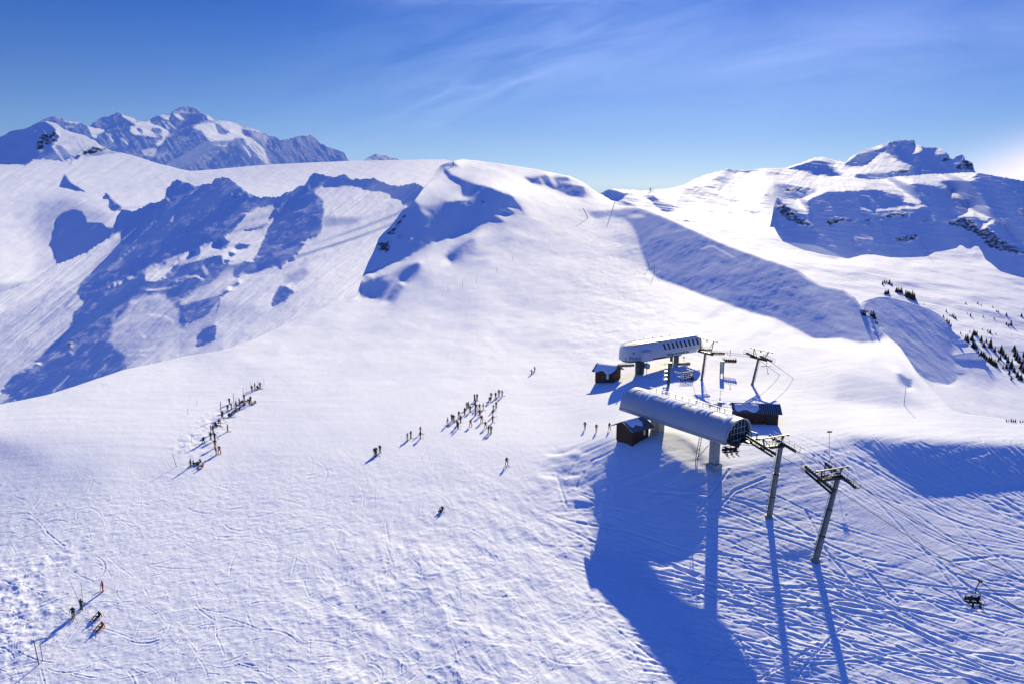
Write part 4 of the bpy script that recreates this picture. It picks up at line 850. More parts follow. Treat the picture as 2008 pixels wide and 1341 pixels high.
MT=dict(
 wood=mat('dark_wood',(.060,.024,.014),.8,0,.35,5,.3), woodred=mat('red_wood',(.065,.026,.015),.8,0,.3,5,.3), roofdark=mat('dark_roof',(.035,.045,.05),.5,.2,.3,3), rib=mat('pale_rib',(.45,.5,.55),.5,.3,.2,3),
 shell=mat('white_panel',(.38,.43,.50),.38,.05,.06,1.2), shell2=mat('white_shell',(.56,.60,.66),.35,.0,.05,1.),grey=mat('grey_concrete',(.36,.37,.37),.8,0,.2,2), galv=mat('galvanised_steel',(.15,.18,.19),.5,.4,.25,2),
 steel=mat('dark_steel',(.028,.036,.038),.5,.4,.3,3), steel2=mat('green_steel',(.05,.075,.075),.5,.3,.3,3), black=mat('black_rubber',(.012,.012,.013),.7,0,.2,4), glass=mat('dark_glass',(.012,.02,.026),.12,.0,.2,1),
 snow=mat('roof_snow',(.80,.84,.92),.8,0,.02,2), frame=mat('pale_frame',(.5,.56,.56),.5,.2,.1,2), blue=mat('blue_grey_box',(.10,.16,.30),.5,.2,.2,2), ltext=mat('grey_lettering',(.16,.16,.22),.6), dtext=mat('navy_lettering',(.03,.03,.10),.6),
 seat=mat('black_seat',(.02,.018,.02),.6,0,.3,4), tan=mat('tan_seat',(.22,.12,.05),.7,0,.3,4), pole=mat('marker_pole',(.06,.045,.05),.6,0,.3,4), bark=mat('bark',(.05,.035,.025),.9,0,.3,4), needle=mat('dark_needles',(.018,.030,.022),.85,0,.5,6),
 yellow=mat('yellow_jacket_cloth',(.35,.16,.02),.8), white=mat('white_window_frame',(.7,.72,.74),.6), pane=mat('pale_window',(.55,.75,.72),.3),net=mat('orange_net',(.35,.09,.03),.8))
# ---- lower station: barrel roofed terminal
def lower_station():
    f=at(1447,852,133.5); b=at(1238,800,155.5); f.z=b.z=0; ax=(f-b); L=ax.length; ax.normalize()
    c=(f+b)/2; rz=math.atan2(ax.y,ax.x); zb=-43.75
    gzc=gz(c.x,c.y); rt=thing('lift_station','pale ribbed barrel roofed chairlift terminal on grey columns beside the brown hut','lift station',(c.x,c.y,gzc),rz)
    z0=zb-gzc; W=3.25; H=3.55; n=26
    def sec(x,sc=1.,dz=0.,drop=0.):
        pts=[]
        for k in range(n+1):
            t=math.pi*k/n; y=-W*math.cos(t)*sc; z=H*sc*(abs(math.sin(t))**.78)
            y+=.8*math.sin(t)
            pts.append(Vector((x,y,z0+z+dz)))
        return pts
    # roof shell with standing ribs ; local -y faces the camera? decided by sign below
    m=MB(); rings=[]; x=-L/2; step=.32; k=0
    while x<=L/2+.001:
        s=1.0 if k%2 else .993
        rings.append(sec(x,s)); x+=step*(.75 if k%2 else .25)*1.0; k+=1
    inner=[sec(-L/2,.95,-.0),sec(L/2,.95,-.0)]
    m.loft(rings,cap=False,closed=False)
    # rims closing shell thickness
    for xx in (-L/2,rings[-1][0].x):
        o=sec(xx,1.0 if True else 1); i=sec(xx,.95)
        m.add(o+i,[(k,k+1,n+1+k+1,n+1+k) for k in range(n)])
    m.loft(inner,cap=False,closed=False)
    roof=m.build('roof',MT['shell'],rt,True)
    # wind packed snow lying along the crown
    m=MB(); rs=np.random.RandomState(3); nx=150; ny=14; V=[];Fc=[]
    for i in range(nx+1):
        for j in range(ny+1):
            u=i/nx; v=j/ny; x=-L/2+.3+u*(L-1.6); wob=.10*math.sin(u*23)+.08*math.sin(u*67+2)+.10*math.sin(u*131)*math.sin(u*11)+.25*float(fbm(np.array([u*14.]),np.array([v*3.]),3,2)[0])
            t=math.pi*(.30+wob*.55*(1-v)+.10*u*(1-v)+(.58-.16*u+.04*math.sin(u*19))*v)
            th=.02+.07*math.sin(math.pi*v)**.6*(.7+.3*math.sin(u*30)*math.sin(u*7))
            if v in (0.,1.) or u in (0.,1.): th=-.03
            V.append(Vector((x,-(W+th)*math.cos(t)+.8*math.sin(t),z0+(H+th)*(abs(math.sin(t))**.78))))
    for i in range(nx):
        for j in range(ny):
            a=i*(ny+1)+j; Fc.append((a,a+1,a+ny+2,a+ny+1))
    m.add(V,Fc); m.build('roof_snow',MT['snow'],rt,True)
    m=MB()
    for s in (-1,1): m.box((0,s*(W+.02),z0-.22),(L,.22,.5))
    m.box((L/2-.05,0,z0-.22),(.12,2*W-.2,.46)); m.box((-L/2+.05,0,z0-.22),(.12,2*W-.2,.46)); m.build('edge_beam',MT['grey'],rt)
    m=MB(); m.box((0,0,z0-.12),(L-.3,2*W-.25,.16)); m.build('floor_plate',MT['steel2'],rt)
    # glazed front end
    g=MB(); ring=sec(L/2-.5,.95); g.add(ring+[Vector((L/2-.5,0,z0))],[tuple(range(n+1))]); ge=g.build('end_glazing',MT['glass'],rt)
    g=MB(); 
    for y in (-2.1,-1.3,-.5,.4,1.3,2.2):
        hh=.95*H*max(0,1-(y-.75)**2/(W*.95)**2)**.40
        g.beam((L/2-.45,y,z0),(L/2-.45,y,z0+hh),.07)
    for zz,yy in ((.9,2.95),(1.9,2.7)): g.beam((L/2-.45,-yy,z0+zz),(L/2-.45,yy,z0+zz),.08)
    g.build('mullion',MT['frame'],ge)
    g=MB(); ring=sec(-L/2+.5,.95); g.add(ring,[tuple(range(n+1))]); g.build('end_wall',MT['shell'],rt)
    g=MB(); 
    g.path([p+Vector((.06,0,0)) for p in sec(L/2,.99)],.10,6); g.build('end_rim',MT['frame'],rt,True)
    # columns
    for (px,py,Yy,w,d,big_) in ((1296,850,150,2.3,1.5,False),(1393,905,137,1.35,1.35,True)):
        p=at(px,py,Yy); loc=Matrix.Rotation(-rz,3,'Z')@(Vector((p.x,p.y,0))-Vector((c.x,c.y,0))); x=loc.x; 
        g0=gz(*(Vector((c.x,c.y,0))+Matrix.Rotation(rz,3,'Z')@Vector((x,0,0))).xy)-gzc
        m=MB(); m.loft([[Vector((x+sx*w/2*k,sy*d/2*k,z)) for sx,sy in ((-1,-1),(1,-1),(1,1),(-1,1))] for z,k in ((g0-1.5,1),(z0-1.3,1),(z0-.5,1.35),(z0-.2,1.35))])
        col=m.build('column',MT['grey'],rt)
        if big_:
            m=MB(); m.box((x,0,g0+.1),(2.1,2.1,1.5)); m.box((x,0,g0+.9),(1.7,1.7,.12)); m.build('footing',MT['grey'],col)
            m=MB(); m.beam((x-2.6,-1.6,g0+.1),(x-.6,-2.9,z0-.4),.09); m.beam((x-3.1,-1.6,g0+.1),(x-1.1,-2.9,z0-.4),.09)
            for k in range(9): 
                t=k/9; m.beam((x-3.1+2*t,-1.6-1.3*t,g0+.1+(z0-.5-g0)*t),(x-2.6+2*t,-1.6-1.3*t,g0+.1+(z0-.5-g0)*t),.05)
            m.build('ladder',MT['steel'],rt)
            m=MB(); m.beam((x-3.2,-1.8,g0+.4),(x+.4,-2.2,z0-1.9),.08); m.beam((x-3.2,-1.8,g0-.6),(x-3.2,-1.8,g0+.5),.1); m.build('brace',MT['steel'],rt)
    # railing along the crown
    m=MB(); x0,x1=-L/2+3.2,L/2-3.; yy=1.9; zt=z0+H*(1-((yy-.8)/W)**2)**.39; k=0; N_=12
    for k in range(N_+1):
        x=x0+(x1-x0)*k/N_; m.beam((x,yy,zt-.15),(x,yy,zt+.75),.07)
    m.beam((x0,yy,zt+.75),(x1,yy,zt+.75),.08); m.beam((x0,yy,zt+.32),(x1,yy,zt+.32),.04); m.build('railing',MT['steel'],rt)
    # drive machinery sticking out of the front
    m=MB()
    for s in (-1,1):
        m.beam((L/2-3,s*2.35,z0-.35),(L/2+2.2,s*2.35,z0-.35),.18,.3)
        for k in range(9): m.tube((L/2-2.2+k*.5,s*2.35-.14,z0-.02),(L/2-2.2+k*.5,s*2.35+.14,z0-.02),.21,n=10)
        m.beam((L/2+2.2,s*2.35,z0-.4),(L/2+2.2,s*2.35,z0+1.3),.14); m.beam((L/2+1.,s*2.35,z0-.4),(L/2+1.,s*2.35,z0+1.1),.12); m.beam((L/2,s*2.35,z0+1.2),(L/2+2.2,s*2.35,z0+1.2),.14)
        m.beam((L/2-.4,s*3.1,z0-.9),(L/2+2.6,s*3.1,z0-.9),.6,.06)
    m.beam((L/2+2.,-2.35,z0+.2),(L/2+2.,2.35,z0+.2),.16)
    m.box((L/2+1.1,1.2,z0-.2),(1.5,1.2,.7)); m.box((L/2+.6,-1.,z0-.5),(1.,1.,.5)); m.build('rope_guide',MT['steel'],rt)
    m=MB(); m.box((L/2-1.2,0,z0-.45),(3.8,4.4,.25)); m.tube((L/2-4.,0,z0-.75),(L/2-4.,0,z0-.5),2.3,n=28); m.build('bullwheel',MT['steel2'],rt)
    return rt,c,ax,L,zb
LS,LSc,LSax,LSL,LSz=lower_station()
# ---- timber huts
def hut(label,corner,hdg,Lx,Wy,h,pitch,over,walls,ribs=True,cap=None,door=None,window=None,sink=.8,capside=1,group=None):
    """corner: world point of centre; ridge runs along local x"""
    rt=thing('timber_hut',label,'hut',corner,hdg)
    m=MB(); r=Wy/2*math.tan(pitch)
    m.loft([[Vector((x,-Wy/2,-sink)),Vector((x,Wy/2,-sink)),Vector((x,Wy/2,h)),Vector((x,0,h+r)),Vector((x,-Wy/2,h))] for x in (-Lx/2,Lx/2)])
    m.build('wall',walls,rt)
    m=MB()
    k=0; zz=.25
    while zz<h:   # log courses
        for s in (-1,1): m.box((0,s*(Wy/2+.012),zz),(Lx+.03,.03,.17)); m.box((s*(Lx/2+.012),0,zz),(.03,Wy+.03,.17))
        zz+=.24
    for sx in (-1,1):
        for sy in (-1,1): m.box((sx*Lx/2,sy*Wy/2,h/2-.2),(.2,.2,h+.35))
    m.build('log_course',walls,rt)
    m=MB(); t=.14; e=over
    for s in (-1,1):
        y0,z0=0,h+r+.05; y1=s*(Wy/2+e); z1=h+r+.05-(Wy/2+e)*math.tan(pitch)
        for_=[Vector((x,yy,z)) for x in (-Lx/2-e,Lx/2+e) for (yy,z) in ((0,z0),(y1,z1),(y1,z1+t),(0,z0+t))]
        m.loft([for_[:4],for_[4:]])
    rf=m.build('roof',MT['roofdark'],rt)
    if ribs:
        m=MB(); nr=int((Lx+2*e)/.42)
        for i in range(nr+1):
            x=-Lx/2-e+.05+(Lx+2*e-.1)*i/nr
            for s in (-1,1):
                m.beam((x,0,h+r+.05+t+.02),(x,s*(Wy/2+e-.05),h+r+.05+t+.02-(Wy/2+e-.05)*math.tan(pitch)),.09,.06)
        m.build('roof_rib',MT['rib'],rf)
    if cap:
        m=MB(); (u0,u1,v0,v1,s)=cap; nx,ny=16,8;V=[];Fc=[]
        for i in range(nx+1):
            for j in range(ny+1):
                u=i/nx; v=j/ny; x=-Lx/2-e+(Lx+2*e)*(u0+(u1-u0)*u); vv=v0+(v1-v0)*v*(1+.18*math.sin(u*9+1)*v-.25*(2*u-1)**4*v)
                y=s*(Wy/2+e)*vv; th=.02+.26*(math.sin(math.pi*u)**.35)*(math.sin(math.pi*(.08+.92*v))**.35)
                if i in (0,nx) or j in (0,ny): th=-.02
                V.append(Vector((x,y,h+r+.05+t-abs(y)*math.tan(pitch)+th)))
        for i in range(nx):
            for j in range(ny):
                a=i*(ny+1)+j; Fc.append((a,a+1,a+ny+2,a+ny+1))
        m.add(V,Fc); m.build('snow_cap',MT['snow'],rf,True)
    if window:
        for (face,u,z,w_,h_) in window:
            m=MB(); mm=MB()
            if face in 'xX':
                s=1 if face=='x' else -1; cc=(s*(Lx/2+.05),u,z); m.box(cc,(.06,w_,h_)); mm.box((s*(Lx/2+.085),u,z),(.03,w_*.75,h_*.78))
            else:
                s=1 if face=='y' else -1; cc=(u,s*(Wy/2+.05),z); m.box(cc,(w_,.06,h_)); mm.box((u,s*(Wy/2+.085),z),(w_*.75,.03,h_*.78))
            wf=m.build('window',MT['white'],rt); mm.build('pane',MT['pane'],wf)
    if door:
        (face,u,w_,h_)=door; m=MB()
        if face in 'xX': s=1 if face=='x' else -1; m.box((s*(Lx/2+.05),u,h_/2),(.08,w_,h_))
        else: s=1 if face=='y' else -1; m.box((u,s*(Wy/2+.05),h_/2),(w_,.08,h_))
        m.build('door',MT['steel'],rt)
    return rt
def hutpos(px,py,Y): 
    p=at(px,py,Y); return Vector((p.x,p.y,gz(p.x,p.y)))
hp=hutpos(1240,856,146.5); hp.z=min(hp.z,-46.6)
hut('dark brown log hut with a snow patch on its roof against the barrel roofed terminal',hp,R(38),4.3,4.0,2.7,R(27),.85,MT['wood'],True,(.12,.72,.02,.62,-1),window=[('Y',1.1,1.5,.45,1.0)],sink=1.6)
m_=hutpos(1193,700,202)
hut('small brown log hut with snow covered roof left of the lettered white station',m_,R(-30),4.9,4.6,2.9,R(27),.8,MT['woodred'],False,(.05,.93,.02,.98,-1),window=[('Y',.9,1.5,.7,1.1)],door=('Y',-.3,.8,1.9),sink=1.2)
p=hutpos(1480,815,163)
hut('long dark hut under a snowy ribbed roof behind the glazed end of the terminal',p,R(-8),8.6,4.6,2.7,R(24),.75,MT['wood'],True,(.06,.56,.10,.82,-1),door=('Y',2.6,.9,1.9),sink=1.2)
bpy.data.objects['timber_hut.002'] if 'timber_hut.002' in bpy.data.objects else None
# ---- upper station: white capsule with lettering
def text_mesh(name,body,size,material,parent,M,ext=.015,shear=0.,space=1.):
    cu=bpy.data.curves.new(name,'FONT'); cu.body=body; cu.size=size; cu.extrude=ext; cu.shear=shear; cu.space_character=space; cu.resolution_u=2; cu.offset=.012
    o=bpy.data.objects.new(name+'_c',cu); COL.objects.link(o); bpy.context.view_layer.update()
    dg=bpy.context.evaluated_depsgraph_get(); me=bpy.data.meshes.new_from_object(o.evaluated_get(dg)); bpy.data.objects.remove(o); bpy.data.curves.remove(cu)
    me.name=name; me.materials.clear(); me.materials.append(material); me.transform(M)
    q=bpy.data.objects.new(name,me); COL.objects.link(q); q.parent=parent; return q
def upper_station():
    Yl=198.; l=at(1233,706,Yl); r=at(1376,690,Yl*1.075); zb=(l.z+r.z)/2-.1; l.z=r.z=0; ax=r-l; L=ax.length; ax.normalize(); rz=math.atan2(ax.y,ax.x)
    W=3.0; perp=Vector((-ax.y,ax.x,0))   # away from camera
    c=(l+r)/2+perp*W; g=gz(c.x,c.y); rt=thing('lift_station','rounded white chairlift terminal with dark slanted windows and painted lettering','lift station',(c.x,c.y,g),rz)
    z0=zb-g; H=4.25
    # cross section: (y,z) from near bottom over the top to far bottom
    prof=[(-1.,0.),(-1.02,.16),(-1.0,.34),(-.95,.52),(-.86,.70),(-.74,.85),(-.60,.945),(-.52,.965),(.52,.965),(.60,.945),(.74,.85),(.86,.70),(.95,.52),(1.0,.34),(1.02,.16),(1.,0.)]
    m=MB(); rings=[]
    xs_=[0,.04,.09,.15,.22,.30,.40,.52,.66,.8,.92,1.0]; nose=5.2
    for k in xs_:
        sw=max(.03,math.sqrt(max(0,1-(1-k)**2.4))); sh=.88+.12*k**.7
        rings.append([Vector((-L/2+nose*k,yy*W*sw,z0+zz*H*(sh if zz>.3 else 1))) for yy,zz in prof])
    for x in np.linspace(-L/2+nose,L/2,14)[1:]:
        q=(x-(-L/2+nose))/(L-nose)
        rings.append([Vector((x+ .55*zz*(q**6)*-1.,yy*W,z0+zz*H)) for yy,zz in prof])
    m.loft(rings); m.build('shell',MT['shell2'],rt,True)
    def side(x,z):   # near side surface y at height fraction z
        zz=[p[1] for p in prof[:8]]; yy=[-p[0] for p in prof[:8]]
        k=min(1,max(0,(x+L/2)/nose)); sw=math.sqrt(max(0,1-(1-k)**2.4))
        return -float(np.interp(z,zz,yy))*W*sw
    # roof snow + dark edge rail
    m=MB(); V=[]; Fc=[]; nx,ny=40,6
    for i in range(nx+1):
        for j in range(ny+1):
            x=-L/2+1.2+(L-1.5)*i/nx; k=min(1,(x+L/2)/nose); sw=math.sqrt(max(0,1-(1-k)**2.4)); y=(-.5+1.0*j/ny)*W*sw
            sh=.88+.12*k**.7; th=-.03 if (i in(0,nx) or j in(0,ny)) else .1+.05*math.sin(i*1.3+j)
            V.append(Vector((x,y,z0+.965*H*sh+th)))
    for i in range(nx):
        for j in range(ny):
            a=i*(ny+1)+j; Fc.append((a,a+1,a+ny+2,a+ny+1))
    m.add(V,Fc); m.build('roof_snow',MT['snow'],rt,True)
    m=MB(); pts=[]
    for s in (-1,1):
        seq=[]
        for x in np.linspace(-L/2+1.0,L/2-.6,30):
            k=min(1,(x+L/2)/nose); sw=math.sqrt(max(0,1-(1-k)**2.4)); sh=.88+.12*k**.7; seq.append((x,s*.57*W*sw,z0+H*.965*sh+.12))
        m.path(seq,.07,6)
    for i in range(5): m.beam((-L/2+6+i*3.2,.5*W,z0+.95*H),(-L/2+6+i*3.2,.5*W,z0+.95*H+.7),.07)
    m.build('roof_rail',MT['steel'],rt)
    # slanted windows
    for i in range(9):
        x=-L/2+L*.475+i*L*.49/8.5; m=MB(); w_=.55; lo,hi=.42,.78; dx=-.35
        vs=[]
        for off in (-.03,.05):
            for (xx,zf) in ((x,lo),(x+w_,lo),(x+w_+dx,hi),(x+dx,hi)):
                vs.append(Vector((xx,side(x,zf)-off*1.,z0+zf*H)))
        vs2=[v+Vector((0,-.09,0)) for v in vs[4:]]
        m.add(vs[:4]+vs2,[(0,1,2,3),(7,6,5,4),(0,1,5,4),(1,2,6,5),(2,3,7,6),(3,0,4,7)]); m.build('window',MT['glass'],rt)
    # sign band and writing
    m=MB(); m.box((L/2-L*.265,-W*1.02-.06,z0+.42),(L*.52,.08,1.1)); bd=m.build('sign_band',MT['white'],rt)
    X90=Matrix.Rotation(R(90),4,'X')
    text_mesh('lettering','Télésiège des Grands Vans',.90,MT['dtext'],rt,Matrix.Translation((L/2-L*.515,-W*1.02-.13,z0+.16))@X90,shear=.25,space=.90)
    kx=-L/2+.9; 
    M=Matrix.Translation((kx-.25,side(kx+.5,.2)-.16,z0+.35))@Matrix.Rotation(R(-27),4,'Z')@X90
    text_mesh('lettering','Flaine',1.3,MT['ltext'],rt,M,space=1.05)
    m=MB(); q=(kx+1.3,side(kx+1.3,.6)-.12,z0+2.0)   # small spark shaped emblem above the name
    for a in (20,75,130,165): m.beam(Vector(q)-Vector((math.cos(R(a)),0,math.sin(R(a))))*.42,Vector(q)+Vector((math.cos(R(a)),0,math.sin(R(a))))*.42,.11,.05)
    m.build('emblem',MT['dtext'],rt)
    # drive pod and legs
    px=-L/2+5.6
    m=MB(); m.box((px,-W-.55,z0+1.0),(3.1,2.0,2.3)); m.box((px,-W-.55,z0+2.2),(2.9,1.7,.2)); m.build('drive_pod',MT['shell2'],rt,False,.18)
    m=MB(); m.tube((px+.7,-W-1.62,z0+1.75),(px+.7,-W-1.5,z0+1.75),.38,n=16); m.build('round_vent',MT['frame'],rt)
    m=MB(); m.tube((px+.1,-W*.35,-1.2),(px+.1,-W*.35,z0),1.15,1.25,n=14); m.build('column',MT['steel2'],rt)
    m=MB(); m.tube((px+1.6,-W*.7,-.8),(px+1.6,-W*.7,z0+.1),.09,n=8); m.tube((px+1.5,-W*.9,z0*.45),(px+1.5,-W*.6,z0*.45),.75,n=18); m.build('tension_wheel',MT['frame'],rt)
    for xx,yy,w_ in ((L/2-5.3,.4,1.0),(L/2-9.,-.2,.55)):
        m=MB(); g0=gz(*(c+Matrix.Rotation(rz,3,'Z')@Vector((xx,yy*W,0))).xy)-g; m.box((xx,yy*W,(z0+g0-1)/2),(w_,w_,z0-g0+1)); m.build('column',MT['steel2'],rt)
    m=MB(); 
    for s in (-1,1):
        m.beam((-L/2+3,s*W*.75,z0-.25),(L/2+.6,s*W*.75,z0-.25),.16,.25)
        for k in range(30): m.tube((-L/2+3.3+k*.55,s*W*.75-.12,z0-.5),(-L/2+3.3+k*.55,s*W*.75+.12,z0-.5),.2,n=8)
    m.tube((-L/2+3.2,0,z0-.55),(-L/2+3.2,0,z0-.35),2.2,n=24); m.build('bullwheel',MT['steel'],rt)
    m=MB(); m.box((0,0,z0-.06),(L-5,2*W-.3,.1)); m.build('floor_plate',MT['steel2'],rt)
    return rt,c,ax,L,z0+g,perp,rz
US,USc,USax,USL,USz,USp,USrz=upper_station()
# front support post of the upper station with its ladder cage: stands in front, so it is a thing of its own
g=ground(1311,753); rt=thing('support_post','dark steel post with ladder cage in front of the lettered station','post',g)
topz=at(1311,711,g.y).z-g.z
m=MB(); m.tube((0,0,-1),(0,0,topz),.36,.34,n=14); m.box((0,0,topz),(1.2,.8,.25)); m.build('post',MT['steel2'],rt,True)
m=MB()
for s in (-1,1): m.beam((-1.05,s*.3,.9),(-1.05,s*.3,topz),.06)
for k in range(14): m.beam((-1.05,-.3,1+k*.32),(-1.05,.3,1+k*.32),.05)
for k in range(4): m.box((-.7,0,1.3+k*1.),(.9,.9,.06))
m.beam((-1.5,-.4,1.2),(.2,-.4,1.2),.06); m.beam((-1.5,-.4,1.8),(.2,-.4,1.8),.06); m.build('ladder_cage',MT['steel'],rt)
# fenced platform right of it
g=ground(1345,746); rt=thing('safety_fence','dark mesh fence of the loading platform beside the support post','fence',g,USrz)
m=MB()
for k in range(8):
    x=-1.9+k*.62; m.beam((x,0,-.6),(x,0,2.3),.07)
for zz in (.2,.7,1.2,1.7,2.2): m.beam((-1.9,0,zz),(2.45,0,zz),.05)
for k in range(22): m.beam((-1.9+k*.2,.03,0),(-1.9+k*.2,.03,2.2),.03)
for x in (-1.9,2.45): m.beam((x,0,2.2),(x,2.4,2.2),.05); m.beam((x,2.4,-.6),(x,2.4,2.3),.07); m.beam((x,0,1.2),(x,2.4,1.2),.05)
m.build('panel',MT['steel'],rt)
m=MB(); m.box((2.35,.2,.2),(.9,.5,1.1)); m.build('crate',MT['woodred'],rt)
# ---- lift towers
def tower(label,base,top,ldir,slope,gauge,r0,r1,train,frame_h,scale=1.,near=True,arm_off=0.,toff=0.):
    base=Vector(base); top=Vector(top); rt=thing('lift_tower',label,'lift tower',base,0,'chairlift towers')
    T_=top-base; z=T_.normalized(); l=Vector((ldir[0],ldir[1],0)).normalized(); l=(l+Vector((0,0,slope))).normalized(); a=l.cross(Vector((0,0,1))).normalized(); u=a.cross(l).normalized()
    if u.z<0: u=-u
    m=MB(); Lh=T_.length; s0=-z*1.5
    m.tube(s0,z*Lh*.62,r0,r0*.5+r1*.5,n=18); m.tube(z*Lh*.62,z*Lh,r0*.5+r1*.5-.03,r1,n=18); m.tube(z*(-.3),z*.35,r0*1.35,r0*1.25,n=18); m.build('pole',MT['galv'],rt,True)
    for kk,r_ in ((.62,1.15),(.30,1.1)):
        m=MB(); m.tube(z*(Lh*kk-.07),z*(Lh*kk+.07),r0*r_,n=18); m.build('flange',MT['steel'],rt,True)
    m=MB(); side=a*(r0+.16)
    for s in (-.2,.2): m.beam(z*(Lh*.12)+side+l*s,z*(Lh-.2)+side*.9+l*s,.05)
    k=.12*Lh
    while k<Lh-.3: m.beam(z*k+side-l*.2,z*k+side+l*.2,.035); k+=.35
    m.build('ladder',MT['steel'],rt)
    h=z*Lh; G=gauge/2; co_=a*arm_off
    m=MB(); m.beam(h-a*(G+.3)+u*.15+co_,h+a*(G+.3)+u*.15+co_,.42,.5,up=u); m.box(h+u*.1,(.9,.9,.3)); m.build('crossarm',MT['steel'],rt)
    for s in (-1,1):
        c0=h+a*(s*G)+u*.42+co_+l*toff; m=MB(); m.beam(c0-l*train/2,c0+l*train/2,.14,.28,up=u)
        n=int(train/.48)
        for k in range(n):
            q=c0+l*(-train/2+(k+.5)*train/n)+u*.22; m.tube(q-a*.07,q+a*.07,.21,n=10)
        for k in range(n//2): 
            q=c0+l*(-train/2+(2*k+1)*train/n); m.beam(q-l*.3-u*.05,q+l*.3-u*.05,.22,.14,up=u)
        sa=m.build('sheave_train',MT['steel2'],rt)
        m=MB(); wc=c0+a*(s*.55)-u*.2; m.beam(wc-l*train/2,wc+l*train/2,.5,.05,up=u)
        for k in range(6):
            q=wc+a*(s*.25)+l*(-train/2+train*k/5); m.beam(q,q+u*1.05,.045)
        for zz in (.55,1.05): m.beam(wc+a*(s*.25)-l*train/2+u*zz,wc+a*(s*.25)+l*train/2+u*zz,.04)
        m.build('walkway',MT['steel'],rt)
    if frame_h:
        m=MB(); fh=frame_h
        for s in (-1,1): m.beam(h+a*(s*G*.8)+u*.4+co_,h+a*(s*G*1.05)+u*fh+co_,.18); m.beam(h+a*(s*G*.25)+u*.4+co_,h+a*(s*G*1.05)+u*fh+co_,.09)
        m.beam(h-a*(G*1.5)+u*fh+co_,h+a*(G*1.5)+u*fh+co_,.17)
        for s in (-1,1): m.box(h+a*(s*G*1.5)+u*fh+co_,(.3,.3,.3))
        m.box(h+u*(fh-.4)+co_,(.25,.25,.5)); m.build('lifting_frame',MT['steel'],rt)
        m=MB()
        for s in np.linspace(-.8,.8,6): m.beam(h+a*(s*G)+l*.35+u*.4+co_,h+a*(s*G)+l*.35+u*1.5+co_,.04)
        for zz in (.95,1.5): m.beam(h-a*(G*.8)+l*.35+u*zz+co_,h+a*(G*.8)+l*.35+u*zz+co_,.035)
        m.build('guard_rail',MT['steel'],rt)
    return dict(h=base+h+co_,a=a,l=l,u=u,G=G,rt=rt)
ldir=(.36,-.93)
b3=ground(1508,1013); t3=at(1531,875,b3.y*.995)
b4=ground(1599,1098); t4=at(1643,937,b4.y*1.015)
T3=tower('tall grey lift tower nearest the barrel roofed terminal, its foot in the piste slope',b3,t3,ldir,-.10,3.9,.50,.40,6.6,1.9,arm_off=1.75)
T4=tower('tallest grey leaning lift tower, farther down the piste slope with a long shadow',b4,t4,ldir,-.26,3.9,.50,.38,6.8,1.9,arm_off=1.7)
b1=ground(1376,744); t1=at(1383,693,b1.y); b2=ground(1475,754); t2=at(1487,704,b2.y*1.005)
T1=tower('short grey lift tower standing at the right end of the lettered station',b1,t1,(.86,.5),-.12,4.6,.30,.27,4.6,3.6,toff=2.1)
T2=tower('short grey lift tower with a high frame, alone right of the lettered station',b2,t2,(.86,.5),-.42,4.6,.30,.27,4.8,2.4)
# ---- haul ropes
def rope(label,pts,sag=.0):
    P=[]
    for i in range(len(pts)-1):
        p,q=Vector(pts[i]),Vector(pts[i+1]); L_=(q-p).length
        for k in range(12):
            t=k/12; v=p.lerp(q,t); v.z-=sag*L_*4*t*(1-t); P.append(v)
    P.append(Vector(pts[-1])); m=MB(); m.path(P,.045,6); o=m.build('haul_rope',MT['steel'],None,True); tag(o,label,'cable','haul ropes of the chairlifts'); return o
Rz=Matrix.Rotation(math.atan2(LSax.y,LSax.x),3,'Z')
LR=[]
fr=at(1922,1139,88.); 
for s,lab in ((-1,'steel haul rope on the left side of the tall towers'),(1,'steel haul rope on the right side of the tall towers')):
    h3=T3['h']+T3['a']*(s*T3['G'])+T3['u']*.65; h4=T4['h']+T4['a']*(s*T4['G'])+T4['u']*.65
    st=Vector((LSc.x,LSc.y,LSz-.1))+Rz@Vector((LSL/2+1.5,-s*2.35 if False else s*-2.35,0)) if False else Vector((LSc.x,LSc.y,LSz-.05))+Rz@Vector((LSL/2+1.5,(2.35 if s*T3['a'].dot(Rz@Vector((0,1,0)))>0 else -2.35),0))
    d=(T4['l']+Vector((0,0,-.02))).normalized()
    e1=fr if s==1 else fr-T4['a']*5.0
    e2=e1+(e1-h4).normalized()*45+Vector((0,0,-2))
    rope(lab,[st,h3,h4,e1,e2],.006); LR.append((st,h3,h4,e1,e2))
for s,lab in ((-1,'steel haul rope on the near side of the short towers'),(1,'steel haul rope on the far side of the short towers')):
    h1=T1['h']+T1['a']*(s*T1['G'])+T1['u']*.65; h2=T2['h']+T2['a']*(s*T2['G'])+T2['u']*.65
    st=Vector((USc.x,USc.y,USz-.4))+USax*(USL/2+.3)+T1['a']*(s*2.2)
    e=h2+T2['l']*45+Vector((0,0,-7))
    rope(lab,[st,h1,h2,e],.006)
